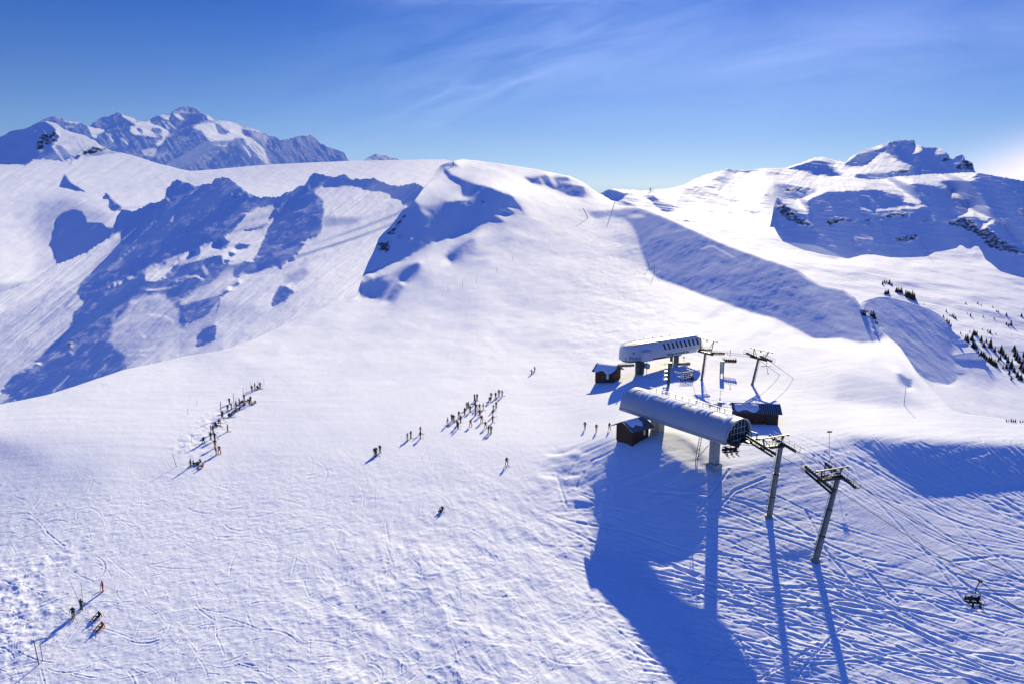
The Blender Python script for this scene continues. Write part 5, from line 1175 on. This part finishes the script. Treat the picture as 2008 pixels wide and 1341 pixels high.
# ---- chairs
def chair(label,grip,heading,width=3.0,drop=2.9,bail=True,seatmat='seat',tilt=0.,group='chairlift chairs'):
    rt=thing('lift_chair',label,'lift chair',grip,heading,group)   # local x across the seat, y = facing
    w=width/2
    m=MB(); m.box((0,0,.02),(.28,.5,.22)); m.tube((0,-.18,.1),(0,.18,.1),.13,n=8); m.build('grip',MT['steel'],rt)
    m=MB(); m.path([(0,0,0),(0,-.12,-.5),(0,-.2,-drop*.35),(0,-.15,-drop*.55),(0,-.1,-drop*.6)],.06,8); m.beam((-w*.55,-.1,-drop*.6),(w*.55,-.1,-drop*.6),.09); 
    for s in (-1,1): m.path([(s*w*.55,-.1,-drop*.6),(s*w*.9,-.25,-drop*.62),(s*w,-.35,-drop*.75),(s*w,-.35,-drop*.98),(s*w,.0,-drop-.02),(s*w*.96,.35,-drop)],.045,8)
    m.build('hanger',MT['steel'],rt)
    m=MB(); nse=max(2,int(width/.5))
    for k in range(nse):
        x=-w+width*(k+.5)/nse; m.box((x,0,-drop),(width/nse-.04,.52,.1)); 
    m.build('seat',MT[seatmat],rt,False,.02)
    m=MB()
    for k in range(nse):
        x=-w+width*(k+.5)/nse; m.box((x,-.32,-drop+.36),(width/nse-.04,.09,.55),M=Matrix.Rotation(R(-12),3,'X'))
    m.build('backrest',MT[seatmat],rt,False,.02)
    if bail:
        m=MB()
        for s in (-1,1): m.path([(s*w,-.3,-drop*.8),(s*w*1.02,.1,-drop*.82),(s*w*.98,.5,-drop*.88),(s*w*.9,.62,-drop*.93)],.035,8)
        m.path([(-w*.9,.62,-drop*.93),(0,.66,-drop*.93),(w*.9,.62,-drop*.93)],.035,8)
        for k in range(nse//2): 
            x=-w*.7+w*1.4*k/max(1,nse//2-1); m.beam((x,.62,-drop*.93),(x,.75,-drop-.45),.035); m.beam((x-.2,.75,-drop-.45),(x+.2,.75,-drop-.45),.04)
        m.build('safety_bar',MT['steel'],rt)
    return rt
# ---------------------------------------------------------------- people
SKIN=mat('skin',(.38,.2,.13),.6); 
CLO={'black':(.012,.012,.014),'dark grey':(.04,.042,.05),'navy':(.012,.02,.07),'dark red':(.16,.012,.012),'red':(.32,.015,.012),'brown':(.10,.04,.018),'orange':(.42,.12,.015),'dark green':(.015,.05,.03),'blue':(.02,.07,.25),'maroon':(.09,.01,.02)}
CM={k:mat('cloth_'+k.replace(' ','_'),v,.85,0,.15,6) for k,v in CLO.items()}
SKI=mat('ski',(.10,.02,.03),.4,0,.4,5); SKI2=mat('ski_blue',(.03,.05,.12),.4,0,.4,5)
def body_mesh(name,J,E,Rd):
    """one continuous skinned body: J joints, E edges, Rd radii; materials by region: 0 jacket 1 trousers 2 skin 3 hat 4 boots"""
    names=list(J); idx={n:i for i,n in enumerate(names)}
    me=bpy.data.meshes.new(name); me.from_pydata([J[n] for n in names],[(idx[a],idx[b]) for a,b in E],[]); 
    o=bpy.data.objects.new(name,me); COL.objects.link(o)
    sk=o.modifiers.new('s','SKIN'); sk.use_smooth_shade=True
    for n in names:
        v=me.skin_vertices[0].data[idx[n]]; r=Rd[n]; v.radius=(r,r) if not isinstance(r,tuple) else r
    me.skin_vertices[0].data[idx['pelvis']].use_root=True
    ss=o.modifiers.new('u','SUBSURF'); ss.levels=1; ss.render_levels=1
    bpy.context.view_layer.update(); dg=bpy.context.evaluated_depsgraph_get()
    out=bpy.data.meshes.new_from_object(o.evaluated_get(dg)); bpy.data.objects.remove(o)
    reg={'pelvis':1,'hipL':1,'hipR':1,'kneeL':1,'kneeR':1,'ankL':4,'ankR':4,'toeL':4,'toeR':4,'head':2,'crown':3,'neck':0,'nose':2,'handL':4,'handR':4}
    P=np.array([J[n] for n in names]); Rg=[reg.get(n,0) for n in names]
    mi=[]
    for p in out.polygons:
        d=((P-np.array(p.center))**2).sum(1); mi.append(Rg[int(d.argmin())])
    out.polygons.foreach_set('material_index',mi); out.polygons.foreach_set('use_smooth',[True]*len(mi))
    return out
def pose(kind):
    """figure facing +y, feet at z=0"""
    s=1
    if kind in ('stand','stand_wide'):
        w=.11 if kind=='stand' else .22
        J=dict(pelvis=(0,0,.95),hipL=(-.11,0,.90),hipR=(.11,0,.90),kneeL=(-w,.04,.50),kneeR=(w,.04,.50),ankL=(-w,-.02,.10),ankR=(w,-.02,.10),toeL=(-w,.17,.05),toeR=(w,.17,.05),
           waist=(0,.0,1.10),chest=(0,.0,1.32),neck=(0,.02,1.50),head=(0,.04,1.62),crown=(0,.03,1.72),nose=(0,.13,1.62),shL=(-.19,0,1.42),shR=(.19,0,1.42),elL=(-.30,.05,1.16),elR=(.30,.05,1.16),handL=(-.30,.27,1.02),handR=(.30,.27,1.02))
    elif kind=='ski':
        J=dict(pelvis=(0,-.18,.78),hipL=(-.13,-.16,.74),hipR=(.13,-.16,.74),kneeL=(-.2,.16,.46),kneeR=(.2,.16,.46),ankL=(-.2,-.02,.10),ankR=(.2,-.02,.10),toeL=(-.2,.17,.05),toeR=(.2,.17,.05),
           waist=(0,-.08,.92),chest=(0,.08,1.12),neck=(0,.18,1.27),head=(0,.25,1.37),crown=(0,.25,1.47),nose=(0,.34,1.36),shL=(-.2,.12,1.2),shR=(.2,.12,1.2),elL=(-.36,.14,.98),elR=(.36,.14,.98),handL=(-.38,.42,.95),handR=(.38,.42,.95))
    elif kind=='sit':   # sitting on the snow, knees up, leaning back on one arm
        J=dict(pelvis=(0,-.25,.16),hipL=(-.12,-.18,.15),hipR=(.12,-.18,.15),kneeL=(-.2,.22,.36),kneeR=(.2,.22,.38),ankL=(-.24,.58,.09),ankR=(.24,.58,.09),toeL=(-.24,.66,.24),toeR=(.24,.66,.24),
           waist=(0,-.30,.34),chest=(0,-.32,.56),neck=(0,-.28,.74),head=(0,-.24,.86),crown=(0,-.25,.96),nose=(0,-.15,.85),shL=(-.19,-.32,.65),shR=(.19,-.32,.65),elL=(-.34,-.36,.38),elR=(.32,-.12,.46),handL=(-.38,-.42,.10),handR=(.24,.12,.44))
    elif kind=='walk':
        J=dict(pelvis=(0,0,.92),hipL=(-.11,0,.87),hipR=(.11,0,.87),kneeL=(-.12,.18,.50),kneeR=(.12,-.04,.48),ankL=(-.12,.2,.10),ankR=(.12,-.3,.14),toeL=(-.12,.39,.06),toeR=(.12,-.14,.05),
           waist=(0,.03,1.08),chest=(0,.07,1.30),neck=(0,.11,1.47),head=(0,.14,1.59),crown=(0,.13,1.69),nose=(0,.23,1.58),shL=(-.19,.07,1.40),shR=(.19,.07,1.40),elL=(-.28,-.1,1.15),elR=(.28,.17,1.15),handL=(-.3,.02,.95),handR=(.28,.40,1.08))
    else: # ride: seated on a chair, origin at the seat
        J=dict(pelvis=(0,-.05,.12),hipL=(-.1,0,.11),hipR=(.1,0,.11),kneeL=(-.12,.42,.12),kneeR=(.12,.42,.12),ankL=(-.12,.46,-.32),ankR=(.12,.46,-.32),toeL=(-.12,.65,-.36),toeR=(.12,.65,-.36),
           waist=(0,-.08,.30),chest=(0,-.09,.52),neck=(0,-.05,.70),head=(0,-.01,.82),crown=(0,-.02,.92),nose=(0,.08,.82),shL=(-.19,-.08,.61),shR=(.19,-.08,.61),elL=(-.25,.06,.36),elR=(.25,.06,.36),handL=(-.16,.32,.38),handR=(.16,.32,.38))
    Rd=dict(pelvis=.15,hipL=.11,hipR=.11,kneeL=.08,kneeR=.08,ankL=.075,ankR=.075,toeL=.055,toeR=.055,waist=(.16,.13),chest=(.19,.14),neck=.075,head=.11,crown=.10,nose=.02,shL=.095,shR=.095,elL=.062,elR=.062,handL=.05,handR=.05)
    E=[('pelvis','hipL'),('pelvis','hipR'),('hipL','kneeL'),('hipR','kneeR'),('kneeL','ankL'),('kneeR','ankR'),('ankL','toeL'),('ankR','toeR'),('pelvis','waist'),('waist','chest'),('chest','neck'),('neck','head'),('head','crown'),('head','nose'),('chest','shL'),('chest','shR'),('shL','elL'),('shR','elR'),('elL','handL'),('elR','handR')]
    return J,E,Rd
PB={}
for k in ('stand','stand_wide','ski','sit','walk','ride'):
    J,E,Rd=pose(k); PB[k]=(body_mesh('body_'+k,J,E,Rd),J)
def aux_mesh(kind):
    J=PB[kind][1]; res={}
    def ski(c,dirv,name):
        m=MB(); d=Vector(dirv).normalized(); c=Vector(c); x=d.cross(Vector((0,0,1))).normalized(); u=x.cross(d)
        P=[(-.75,0),(.72,0),(.84,.03),(.93,.10)]; rings=[]
        for t,z in P:
            q=c+d*t+u*z; w=.05 if t<.9 else .03
            rings.append([q+x*-w,q+x*w,q+x*w+u*.02,q-x*w+u*.02])
        m.loft(rings); return m
    for s,n in ((-1,'L'),(1,'R')):
        a=J['ank'+n]; t=J['toe'+n]; d=(t[0]-a[0],t[1]-a[1],(t[2]-a[2]) if kind=='sit' else (0. if kind!='ride' else -.05))
        if kind=='sit': c=(a[0]*1.15,a[1]+.12,.07); d=(s*1,.25,0)
        elif kind=='ride': c=(a[0],a[1]+.1,a[2]-.11)
        else: c=((a[0]+t[0])/2,(a[1]+t[1])/2,min(a[2],.1)-.10)
        res['ski'+n]=ski(c,d,n)
        h=Vector(J['hand'+n]); m=MB()
        if kind=='sit': p0=h+Vector((0,0,.02)); p1=h+Vector((s*.3,.9,-.02 if h.z<.2 else -.36))
        elif kind=='ski': p0=h+Vector((0,.05,.08)); p1=h+Vector((s*.12,-1.0,-.45))
        elif kind=='ride': p0=h; p1=h+Vector((s*.02,.25,-.95))
        else: p0=h+Vector((0,0,.08)); p1=Vector((h.x+s*.1,h.y+.08,0))
        m.tube(p0,p1,.016,.012,n=6); q=p0.lerp(p1,.93); m.tube(q-(p1-p0).normalized()*.01,q+(p1-p0).normalized()*.01,.05,n=8); res['pole'+n]=m
    return res
AUX={}
def aux(kind):
    if kind not in AUX:
        r={}
        for k,m in aux_mesh(kind).items():
            o=m.build('tmp',SKI if k.startswith('ski') else MT['steel']); r[k]=o.data; bpy.data.objects.remove(o)
        AUX[kind]=r
    return AUX[kind]
BM={}
def person(label,loc,face,kind,jacket,trousers='black',skis=True,poles=True,scale=1.,hat='black',group=None):
    key=(kind,jacket,trousers,hat)
    if key not in BM:
        me=PB[kind][0].copy(); me.materials.clear()
        for mm in (CM[jacket],CM[trousers],SKIN,CM[hat],CM['dark grey']): me.materials.append(mm)
        BM[key]=me
    o=bpy.data.objects.new('person',BM[key]); COL.objects.link(o); o.location=loc; o.rotation_euler=(0,0,face); o.scale=(scale,)*3
    tag(o,label,'person',group)
    A=aux(kind)
    for n in 'LR':
        if skis: c=bpy.data.objects.new('ski',A['ski'+n]); COL.objects.link(c); c.parent=o
        if poles: c=bpy.data.objects.new('ski_pole',A['pole'+n]); COL.objects.link(c); c.parent=o
    return o
ORD=['leftmost','second from the left','third from the left','fourth from the left','fifth from the left','sixth from the left','seventh from the left','eighth from the left','ninth from the left','tenth from the left','eleventh from the left','twelfth from the left','thirteenth from the left','fourteenth from the left','fifteenth from the left','sixteenth from the left','seventeenth from the left','eighteenth from the left','nineteenth from the left','twentieth from the left']
def ordinal(i,n):
    if i==0: return 'leftmost'
    if i==n-1: return 'rightmost'
    if i<(n+1)//2: return ORD[i]
    return ORD[n-1-i].replace('left','right')
rnd=random.Random(5)
KD={'s':'stand','w':'stand_wide','k':'ski','t':'sit','g':'walk'}
VERB={'stand':'standing','stand_wide':'standing','ski':'skiing','sit':'sitting','walk':'stepping'}
def group(crop,items,place,gname,facing=None):
    x0,y0,s=crop; L_=sorted(items,key=lambda t:t[0]); n=len(L_)
    for i,it in enumerate(L_):
        cx,cy,k,jk=it[:4]; tr=it[4] if len(it)>4 else rnd.choice(['black','black','dark grey','navy','brown'])
        px=x0+cx/s; py=y0+cy/s; g=ground(px,py); g.z-=.02
        kind=KD[k]; f=rnd.uniform(0,6.28) if facing is None else facing+rnd.uniform(-.5,.5)
        person(f"skier in {jk} {VERB[kind]}, {ordinal(i,n)} {place}",g,f,kind,jk,tr,skis=True,poles=rnd.random()<.8,scale=rnd.uniform(.97,1.06),hat=rnd.choice(['black','dark grey','dark red','navy']),group=gname)
def pers_y(l): return l
# group on the left edge of the plateau
group((340,730,6.705),[(230,1245,'s','black'),(283,1205,'t','dark green'),(335,1195,'t','dark green'),(372,1245,'t','red'),(400,940,'w','black'),(492,880,'s','dark green'),(522,800,'s','maroon'),(545,895,'s','black'),
 (550,990,'s','dark red'),(565,1082,'s','black'),(606,1066,'w','red','dark red')],'in the lowest cluster','skiers waiting at the left edge of the plateau')
group((340,730,6.705),[(542,700,'t','dark green'),(580,712,'t','black'),(604,660,'t','dark grey'),(648,600,'s','dark green'),(735,585,'t','black'),(715,510,'s','black'),(738,418,'s','brown'),(765,488,'s','dark green'),(790,545,'t','navy'),(812,515,'t','dark green'),
 (826,465,'s','brown'),(862,490,'t','brown'),(868,425,'s','maroon')],'of the left row middle','skiers waiting at the left edge of the plateau')
group((340,730,6.705),[(900,400,'t','black'),(932,372,'s','brown'),(960,392,'t','dark green'),(925,436,'t','navy'),(1000,432,'s','black'),(1016,400,'s','dark green'),(1062,412,'t','brown'),(1034,252,'s','red','dark red'),(1070,216,'s','dark green'),(1110,214,'t','red'),(1141,210,'s','dark red')],
 'of the left row top','skiers waiting at the left edge of the plateau')
g=ground(340+718/6.705,730+778/6.705); person('lone skier in orange suit holding a pole out, right of the left row',g,R(95),'stand_wide','orange','orange')
# central crowd
CG='skiers spread over the middle of the plateau'
group((860,750,11.173),[(205,925,'s','dark red'),(290,845,'s','dark red'),(332,855,'s','maroon'),(445,775,'w','brown'),(402,965,'s','brown'),(432,1012,'s','black'),(487,872,'s','brown'),(572,695,'s','dark green')],'in the crowd\'s left third',CG)
group((860,750,11.173),[(622,575,'s','brown'),(655,560,'s','navy'),(690,652,'s','dark grey'),(702,965,'w','orange','brown'),(784,395,'s','maroon'),(803,470,'s','black'),(808,560,'s','blue'),(828,600,'k','navy'),(845,385,'s','dark green'),(803,722,'s','brown'),(897,605,'w','brown'),(902,742,'s','dark red')],'in the crowd\'s middle third',CG)
group((860,750,11.173),[(943,872,'w','dark grey'),(982,602,'w','red','maroon'),(1028,1000,'w','brown'),(1098,1102,'s','brown'),(1150,1104,'s','black'),(1184,865,'s','dark red','dark red'),(1182,745,'s','black'),(1262,560,'s','maroon','maroon'),(1196,622,'s','red'),(1122,430,'k','dark green'),(1152,355,'s','brown'),(1250,345,'s','dark red'),(1325,292,'s','navy'),(1390,305,'s','dark grey')],
 'in the crowd\'s right third',CG)
P3=(700,800,6.097)
def one(crop,cx,cy,label,kind,jk,tr='black',face=None,**k):
    x0,y0,s=crop; g=ground(x0+cx/s,y0+cy/s); g.z-=.02
    return person(label,g,rnd.uniform(0,6.28) if face is None else face,kind,jk,tr,**k)
one(P3,212,562,'left skier in brown of the trio standing apart below the crowd','stand','brown')
one(P3,230,560,'middle skier in dark green of the trio standing apart below the crowd','stand','dark green')
one(P3,276,532,'right skier in grey of the trio standing apart below the crowd','stand','dark grey')
one(P3,605,382,'skier in orange brown, left of the pair between trio and crowd','stand','orange','brown')
one(P3,646,357,'skier in dark green, right of the pair between trio and crowd','stand','dark green')
one(P3,757,305,'skier in dark red with back turned, upper of two close together','stand','dark red','dark red')
one(P3,758,368,'skier in brown, lower of two close together left of the crowd','walk','brown')
one(P3,1790,680,'lone skier in brown gliding below the crowd with long shadow','stand_wide','brown',face=R(200))
one(P3,1008,1232,'lone snow rider in black crouching low in the open slope','sit','black',face=R(150),skis=False,poles=False)
g0=ground(700+1008/6.097,800+1232/6.097); sb=MB(); sb.loft([[Vector((x,-w,z)),Vector((x,w,z)),Vector((x,w,z+.03)),Vector((x,-w,z+.03))] for x,w,z in ((-.78,.06,.12),(-.6,.14,.03),(0,.125,.02),(.6,.14,.03),(.78,.06,.12))])
o=sb.build('snowboard',SKI2); o.location=g0+Vector((-.35,-.5,.1)); o.rotation_euler=(R(18),0,R(60)); tag(o,'dark snowboard at the feet of the rider crouching in the open slope','snowboard')
P4=(50,1120,6.705)
one(P4,1022,262,'skier in red with dark trousers, uppermost of the lower left five','stand','red','black',face=R(120),skis=True)
one(P4,736,508,'skier in dark green with poles raised, behind the one in red trousers','stand','dark green','black')
one(P4,630,612,'skier in black jacket and red trousers at the lower left marker poles','stand','black','red')
one(P4,945,612,'skier in black sitting, upper of two seated in the lower left','sit','black',face=R(150))
one(P4,985,748,'skier in yellow brown sitting, lower of two seated in the lower left','sit','orange','black',face=R(150))
P5=(1010,700,8.381)
one(P5,325,232,'skier in black speeding across the far plateau above the crowd','ski','black',face=R(110))
one(P5,275,278,'skier in grey following just below the one in black on the far plateau','ski','dark grey',face=R(110))
one(P5,1148,1180,'leftmost of three people in brown left of the dark log hut','stand','brown','brown',skis=False,poles=False)
one(P5,1335,1222,'middle of three people left of the dark log hut, orange brown suit','stand','orange','brown',skis=False,poles=False)
one(P5,1552,1200,'rightmost of three people in red brown close to the dark log hut','walk','brown','maroon',skis=False,poles=False)
g=ground(889,325); person('person standing on the snowy summit of the central hill',g,0,'stand','dark green','black',skis=False,poles=False,scale=1.6)
g=ground(1275,376); person('person in yellow on the far saddle right of the central hill',g,0,'stand','orange','black',skis=False,poles=False,scale=2.4)
# ---------------------------------------------------------------- chairs and riders
def chair_at(label,px,py,Y,heading,riders=(),roll=0.,**k):
    p=at(px,py,Y); c=chair(label,p,heading,**k); c.rotation_euler=(0,roll,heading); w=k.get('width',3.0); drop=k.get('drop',2.9); n=max(1,len(riders)); 
    Mz=Matrix.Rotation(heading,3,'Z')@Matrix.Rotation(roll,3,'Y')
    for i,(jk,lab) in enumerate(riders):
        x=-w/2+w*(i+.5)/n; person(lab,p+Mz@Vector((x,.02,-drop+.05)),heading,'ride',jk,'black',group='riders on the chairlift').rotation_euler=(0,roll,heading)
    return c
hl=math.atan2(-.93,.36)-R(90)
q=LR[0][0].lerp(LR[0][1],.0)
chair_at('occupied chair with raised hoop bar hanging below the glazed end of the terminal',1434,857,131.,hl-R(5),riders=[('black','left rider in black on the chair below the glazed terminal end'),('dark grey','middle rider in grey on the chair below the glazed terminal end'),('navy','right rider in navy on the chair below the glazed terminal end')],width=2.9,drop=2.6)
chair_at('dark chair with two riders hanging alone over the lower right piste slope',1922,1139,88.,hl-R(4),riders=[('black','left rider in black on the lone chair over the lower right slope'),('dark grey','right rider in grey on the lone chair over the lower right slope')],roll=R(-13),width=2.4,drop=2.75)
_p=T4['h']-T4['a']*(T4['G'])-T4['l']*3.2+T4['u']*.6
c=chair('chair with pale seat back beside the left wheels of the leaning tallest tower',_p,hl,width=2.0,drop=2.7,seatmat='seat')
yl=USc.y-2
chair_at('row of tan chair seats under the rounded nose of the lettered station',1227,703,194.,R(10),width=4.3,drop=2.0,seatmat='tan')
chair_at('dark chair hanging under the far end of the lettered station',1341,701,211.,R(15),width=3.6,drop=2.0,seatmat='tan')
chair_at('full chair with six riders seen between the two short towers',1432,688,205.,R(-8),riders=[(c_,f'rider in {c_} jacket, {l_} seat of the full chair between the short towers') for c_,l_ in (('black','first'),('navy','second'),('dark grey','third'),('maroon','fourth'),('dark green','fifth'),('orange','rightmost'))],width=3.4,drop=3.0)
chair_at('empty faint chair beyond the rightmost short tower',1504,703,211.,R(-8),width=3.3,drop=3.3,bail=False)
# ---------------------------------------------------------------- masts, poles and signs
g=ground(1415,738); rt=thing('control_mast','narrow pale panel on two grey posts with a thin aerial, between the short towers','mast',g,R(5))
hh=4.1; m=MB(); 
for s in (-1,1): m.beam((s*.42,0,-.6),(s*.42,0,hh),.22)
m.build('post',MT['galv'],rt); m=MB(); m.box((0,0,hh*.58),(.62,.1,hh*.78)); m.build('panel',MT['rib'],rt)
m=MB(); m.tube((0,0,hh-.3),(0,0,hh+1.1),.05,n=8); m.box((0,0,hh+.02),(1.,.24,.12)); m.build('aerial',MT['steel'],rt)
Rr=Matrix.Rotation(math.atan2(LSax.y,LSax.x),3,'Z')
p=at(1411,799,143.); gg=gz(p.x,p.y); rt=thing('box_mast','blue grey box with a thin aerial standing behind the barrel roof','mast',(p.x,p.y,gg))
zz=p.z-gg; m=MB(); m.tube((0,0,-.5),(0,0,zz+.2),.09,n=8); m.tube((0,0,zz+1.2),(0,0,zz+3.4),.04,n=8); m.tube((0,0,zz+1.2),(0,0,zz+1.9),.1,n=8); m.build('post',MT['steel'],rt); m=MB(); m.box((0,0,zz+.65),(.75,.6,1.15)); m.build('box',MT['blue'],rt,False,.03)
def mpole(label,px,py,h,lean=(0,0),r=.05,group='piste marker poles',material='pole',flag=False,name='marker_pole'):
    g=ground(px,py); m=MB(); m.tube((0,0,-.5),(lean[0],lean[1],h),r,r*.8,n=8)
    if flag: m.box((lean[0],lean[1],h-.15),(.9,.06,.32)); 
    o=m.build(name,MT[material],None,True); o.location=g; tag(o,label,'pole',group); return o
Gp=lambda x,y:(340+x/6.705,730+y/6.705)
for (x,y,h,lab,r) in ((632,582,3.6,'tallest dark marker pole at the middle of the left row of skiers',.10),(795,402,2.4,'dark marker pole behind the crowded middle of the left row',.07),(925,372,3.3,'dark marker pole among the upper left row of skiers',.06),
   (1022,202,1.5,'dark marker pole behind the red skier of the upper left row',.05),(1117,200,2.1,'marker pole right of the red skier of the upper left row',.04),(1192,157,1.7,'last marker pole at the top of the left row',.035),(495,800,1.9,'dark marker pole between the two lower clusters of the left row',.07)):
    mpole(lab,*Gp(x,y),h,r=r)
mpole('leaning thin marker pole left of the lowest skiers of the left row',*Gp(48,1240),2.8,(-.7,0),.05)
mpole('thin marker pole on open snow left of the tallest one',*Gp(312,445),1.6,r=.03); mpole('thinnest marker pole farthest left above the left row',*Gp(192,552),1.5,r=.025); mpole('thin marker pole left of the standing trio of the left row',*Gp(245,965),2.6,r=.03)
mpole('thin marker pole between the middle and upper left skiers',*Gp(965,250),1.2,r=.03)
mpole('dark marker pole in churned snow at the bottom left',77,1303,3.3,(-.3,0),.06); mpole('short marker pole beside the bottom left one',84,1295,2.2,(-.1,0),.04)
mpole('long thin pole leaning behind the skier in dark green at lower left',157,1178,2.8,(-1.0,0),.03); mpole('thin upright pole right of the skier in dark green at lower left',163,1183,3.0,r=.03)
mpole('leaning dark post on the left rim of the saddle beside the summit hill',1154,428,6.0,(-3.4,0),.22); mpole('tall leaning dark post at the centre of the saddle',1199,417,7.5,(2.2,0),.20)
mpole('thin post at the edge of the shaded slope below the saddle',1283,538,5.0,(-.2,0),.1); mpole('thin curved stick on the shaded slope rim left of its neighbour',1273,522,3.4,(-1.2,0),.1)
mpole('tall sign pole with small board on the lip of the piste slope',1626,887,4.3,(-.25,0),.045,flag=True); 
for i,(x,y) in enumerate(((765,975),(860,950),(950,925),(1190,775),(1085,850))):
    mpole('faint thin stake on the hill slope, '+['leftmost','second from the left','middle one','rightmost','second from the right'][i]+' of its line',650+x/3.3467,280+y/3.3467,2.6,r=.04,group='stakes along the hill slope')
mpole('dark stick on the rim of the shaded cliff mountain',1821,502,7,(-2.5,0),.16); mpole('thin post left of the plateau edge trees',1773,793,4.,r=.06)
# lamp like rope guide post above the leaning tower
# ---------------------------------------------------------------- conifers
def conifer(seed,h=7.,slim=.22):
    rs=random.Random(seed); m=MB(); n=int(h*2.2)+6
    for i in range(n):
        t=i/(n-1); z=h*(.10+.88*t); rad=h*slim*(1-t)**.85*(.8+.4*rs.random())+.08
        k=max(5,int(11*(1-t))+4)
        for j in range(k):
            a=2*math.pi*(j+rs.random()*.8)/k; rr=rad*(.6+.6*rs.random()); dz=-rr*(.35+.3*rs.random()); w=rr*.30+.06
            p=Vector((math.cos(a)*rr,math.sin(a)*rr,z+dz)); x=Vector((-math.sin(a),math.cos(a),0)); c=Vector((0,0,z+.1)); mid=c.lerp(p,.6)
            m.add([c,mid+x*w+Vector((0,0,.05)),p,mid-x*w+Vector((0,0,.05)),mid+Vector((0,0,-.22*rr-.08))],[(0,1,4),(1,2,4),(2,3,4),(3,0,4),(0,1,2,3)])
    return m
TP=[]
for i in range(5):
    h=[6.5,5.,8.,4.2,7.2][i]; o=conifer(i+1,h,[.22,.26,.19,.32,.2][i]).build('crown',MT['needle']); m=MB(); m.tube((0,0,-.8),(0,0,h*.85),.16,.03,n=7); t=m.build('trunk',MT['bark']); TP.append((o.data,t.data,h)); bpy.data.objects.remove(o); bpy.data.objects.remove(t)
def tree(label,px,py,hpx,grp,k=None):
    g=ground(px,py); d=g.length; h=hpx*d/F*.98; k=rnd.randrange(5) if k is None else k; c,t,h0=TP[k]; s=h/h0
    r=bpy.data.objects.new('conifer',None); COL.objects.link(r); r.location=g; r.rotation_euler=(0,0,rnd.uniform(0,6.28)); w=s*rnd.uniform(.9,1.25); r.scale=(w,w,s); r.empty_display_size=.3
    tag(r,label,'tree',grp)
    for n,me in (('crown',c),('trunk',t)):
        q=bpy.data.objects.new(n,me); COL.objects.link(q); q.parent=r
def trees(pts,place,grp,size):
    pts=sorted(pts); n=len(pts)
    for i,p in enumerate(pts):
        x,y=p[:2]; hp=(p[2] if len(p)>2 else size)*rnd.uniform(.85,1.2)
        tree(f"dark conifer, {ordinal(i,n) if n<40 else ordinal(i,n)} {place}",1650+x/3.726,480+y/3.726,hp/3.726,grp)
TG='conifers scattered over the right valley'
trees([(300,292,30),(315,280,26),(330,278,26),(350,285,28),(368,294,22)],'in the arched clump left of the valley',TG,28)
trees([(318,362,30),(330,362,40),(342,360,34)],'in the small clump under the arched one',TG,30)
trees([(400,345,40),(412,350,44),(425,352,44),(438,352,50)],'in the spiky clump right of the arched one',TG,40)
trees([(468,375,40),(480,385,46),(492,380,40),(503,395,50),(516,400,60),(530,405,44),(470,345,20)],'in the descending clump on the shoulder crest',TG,40)
trees([(145,505,30),(160,515,40),(175,518,30),(215,522,40),(230,532,50),(242,545,44),(248,575,26),(262,578,20)],'on the rocky rim left of the shaded shoulder',TG,30)
trees([(745,530,22),(765,492,20),(770,560,26),(792,518,12),(808,522,20),(820,535,34),(832,542,24),(785,575,30),(800,600,26)],'by the crest where the shoulder drops',TG,24)
trees([(600,438,12),(908,433,14),(995,434,20),(1020,446,14),(1105,458,12),(943,524,26),(920,505,10),(1035,530,14),(1145,495,16),(1132,490,14),(1205,520,24),(1115,543,14),(1315,525,26)],'among the widely scattered ones in the mid valley',TG,18)
trees([(1205,585,22),(1220,598,30),(1238,590,34),(1028,618,16),(1068,638,26),(1085,645,22),(1127,656,16),(1240,660,10)],'in the sparse row above the dense wood',TG,22)
trees([(870,650,20),(905,700,44),(918,712,56),(938,640,22),(952,700,44),(965,658,36),(975,662,36),(988,660,40),(960,745,40),(975,758,44),(987,765,36),(1000,790,24)],'at the upper left end of the dense wood',TG,36)
trees([(1020,705,44),(1040,745,34),(1058,712,34),(1087,750,60),(1020,810,40),(1035,820,40),(1045,830,40),(1058,846,36),(1075,862,50),(1090,870,50),(1105,880,44),(1118,885,50),(1130,890,40)],'along the lower left rim of the dense wood',TG,40)
trees([(1120,785,36),(1145,780,22),(1165,790,60),(1182,806,40),(1198,830,40),(1160,840,36),(1145,850,34),(1215,860,44),(1205,900,30),(1180,900,30),(1240,902,60),(1225,945,40)],'in the middle of the dense wood',TG,40)
trees([(1262,775,36),(1265,815,50),(1280,840,56),(1298,860,40),(1328,822,50),(1325,870,40),(1310,905,56),(1262,930,40),(1285,965,44),(1310,985,40),(1240,985,34),(1330,930,44)],'at the right end of the dense wood',TG,44)
trees([(1205,1288,20),(1222,1288,14),(1240,1290,26),(1256,1291,18),(1270,1292,24),(1306,1296,18),(1325,1297,20)],'along the far lip of the plateau',TG,20)
haze_box()
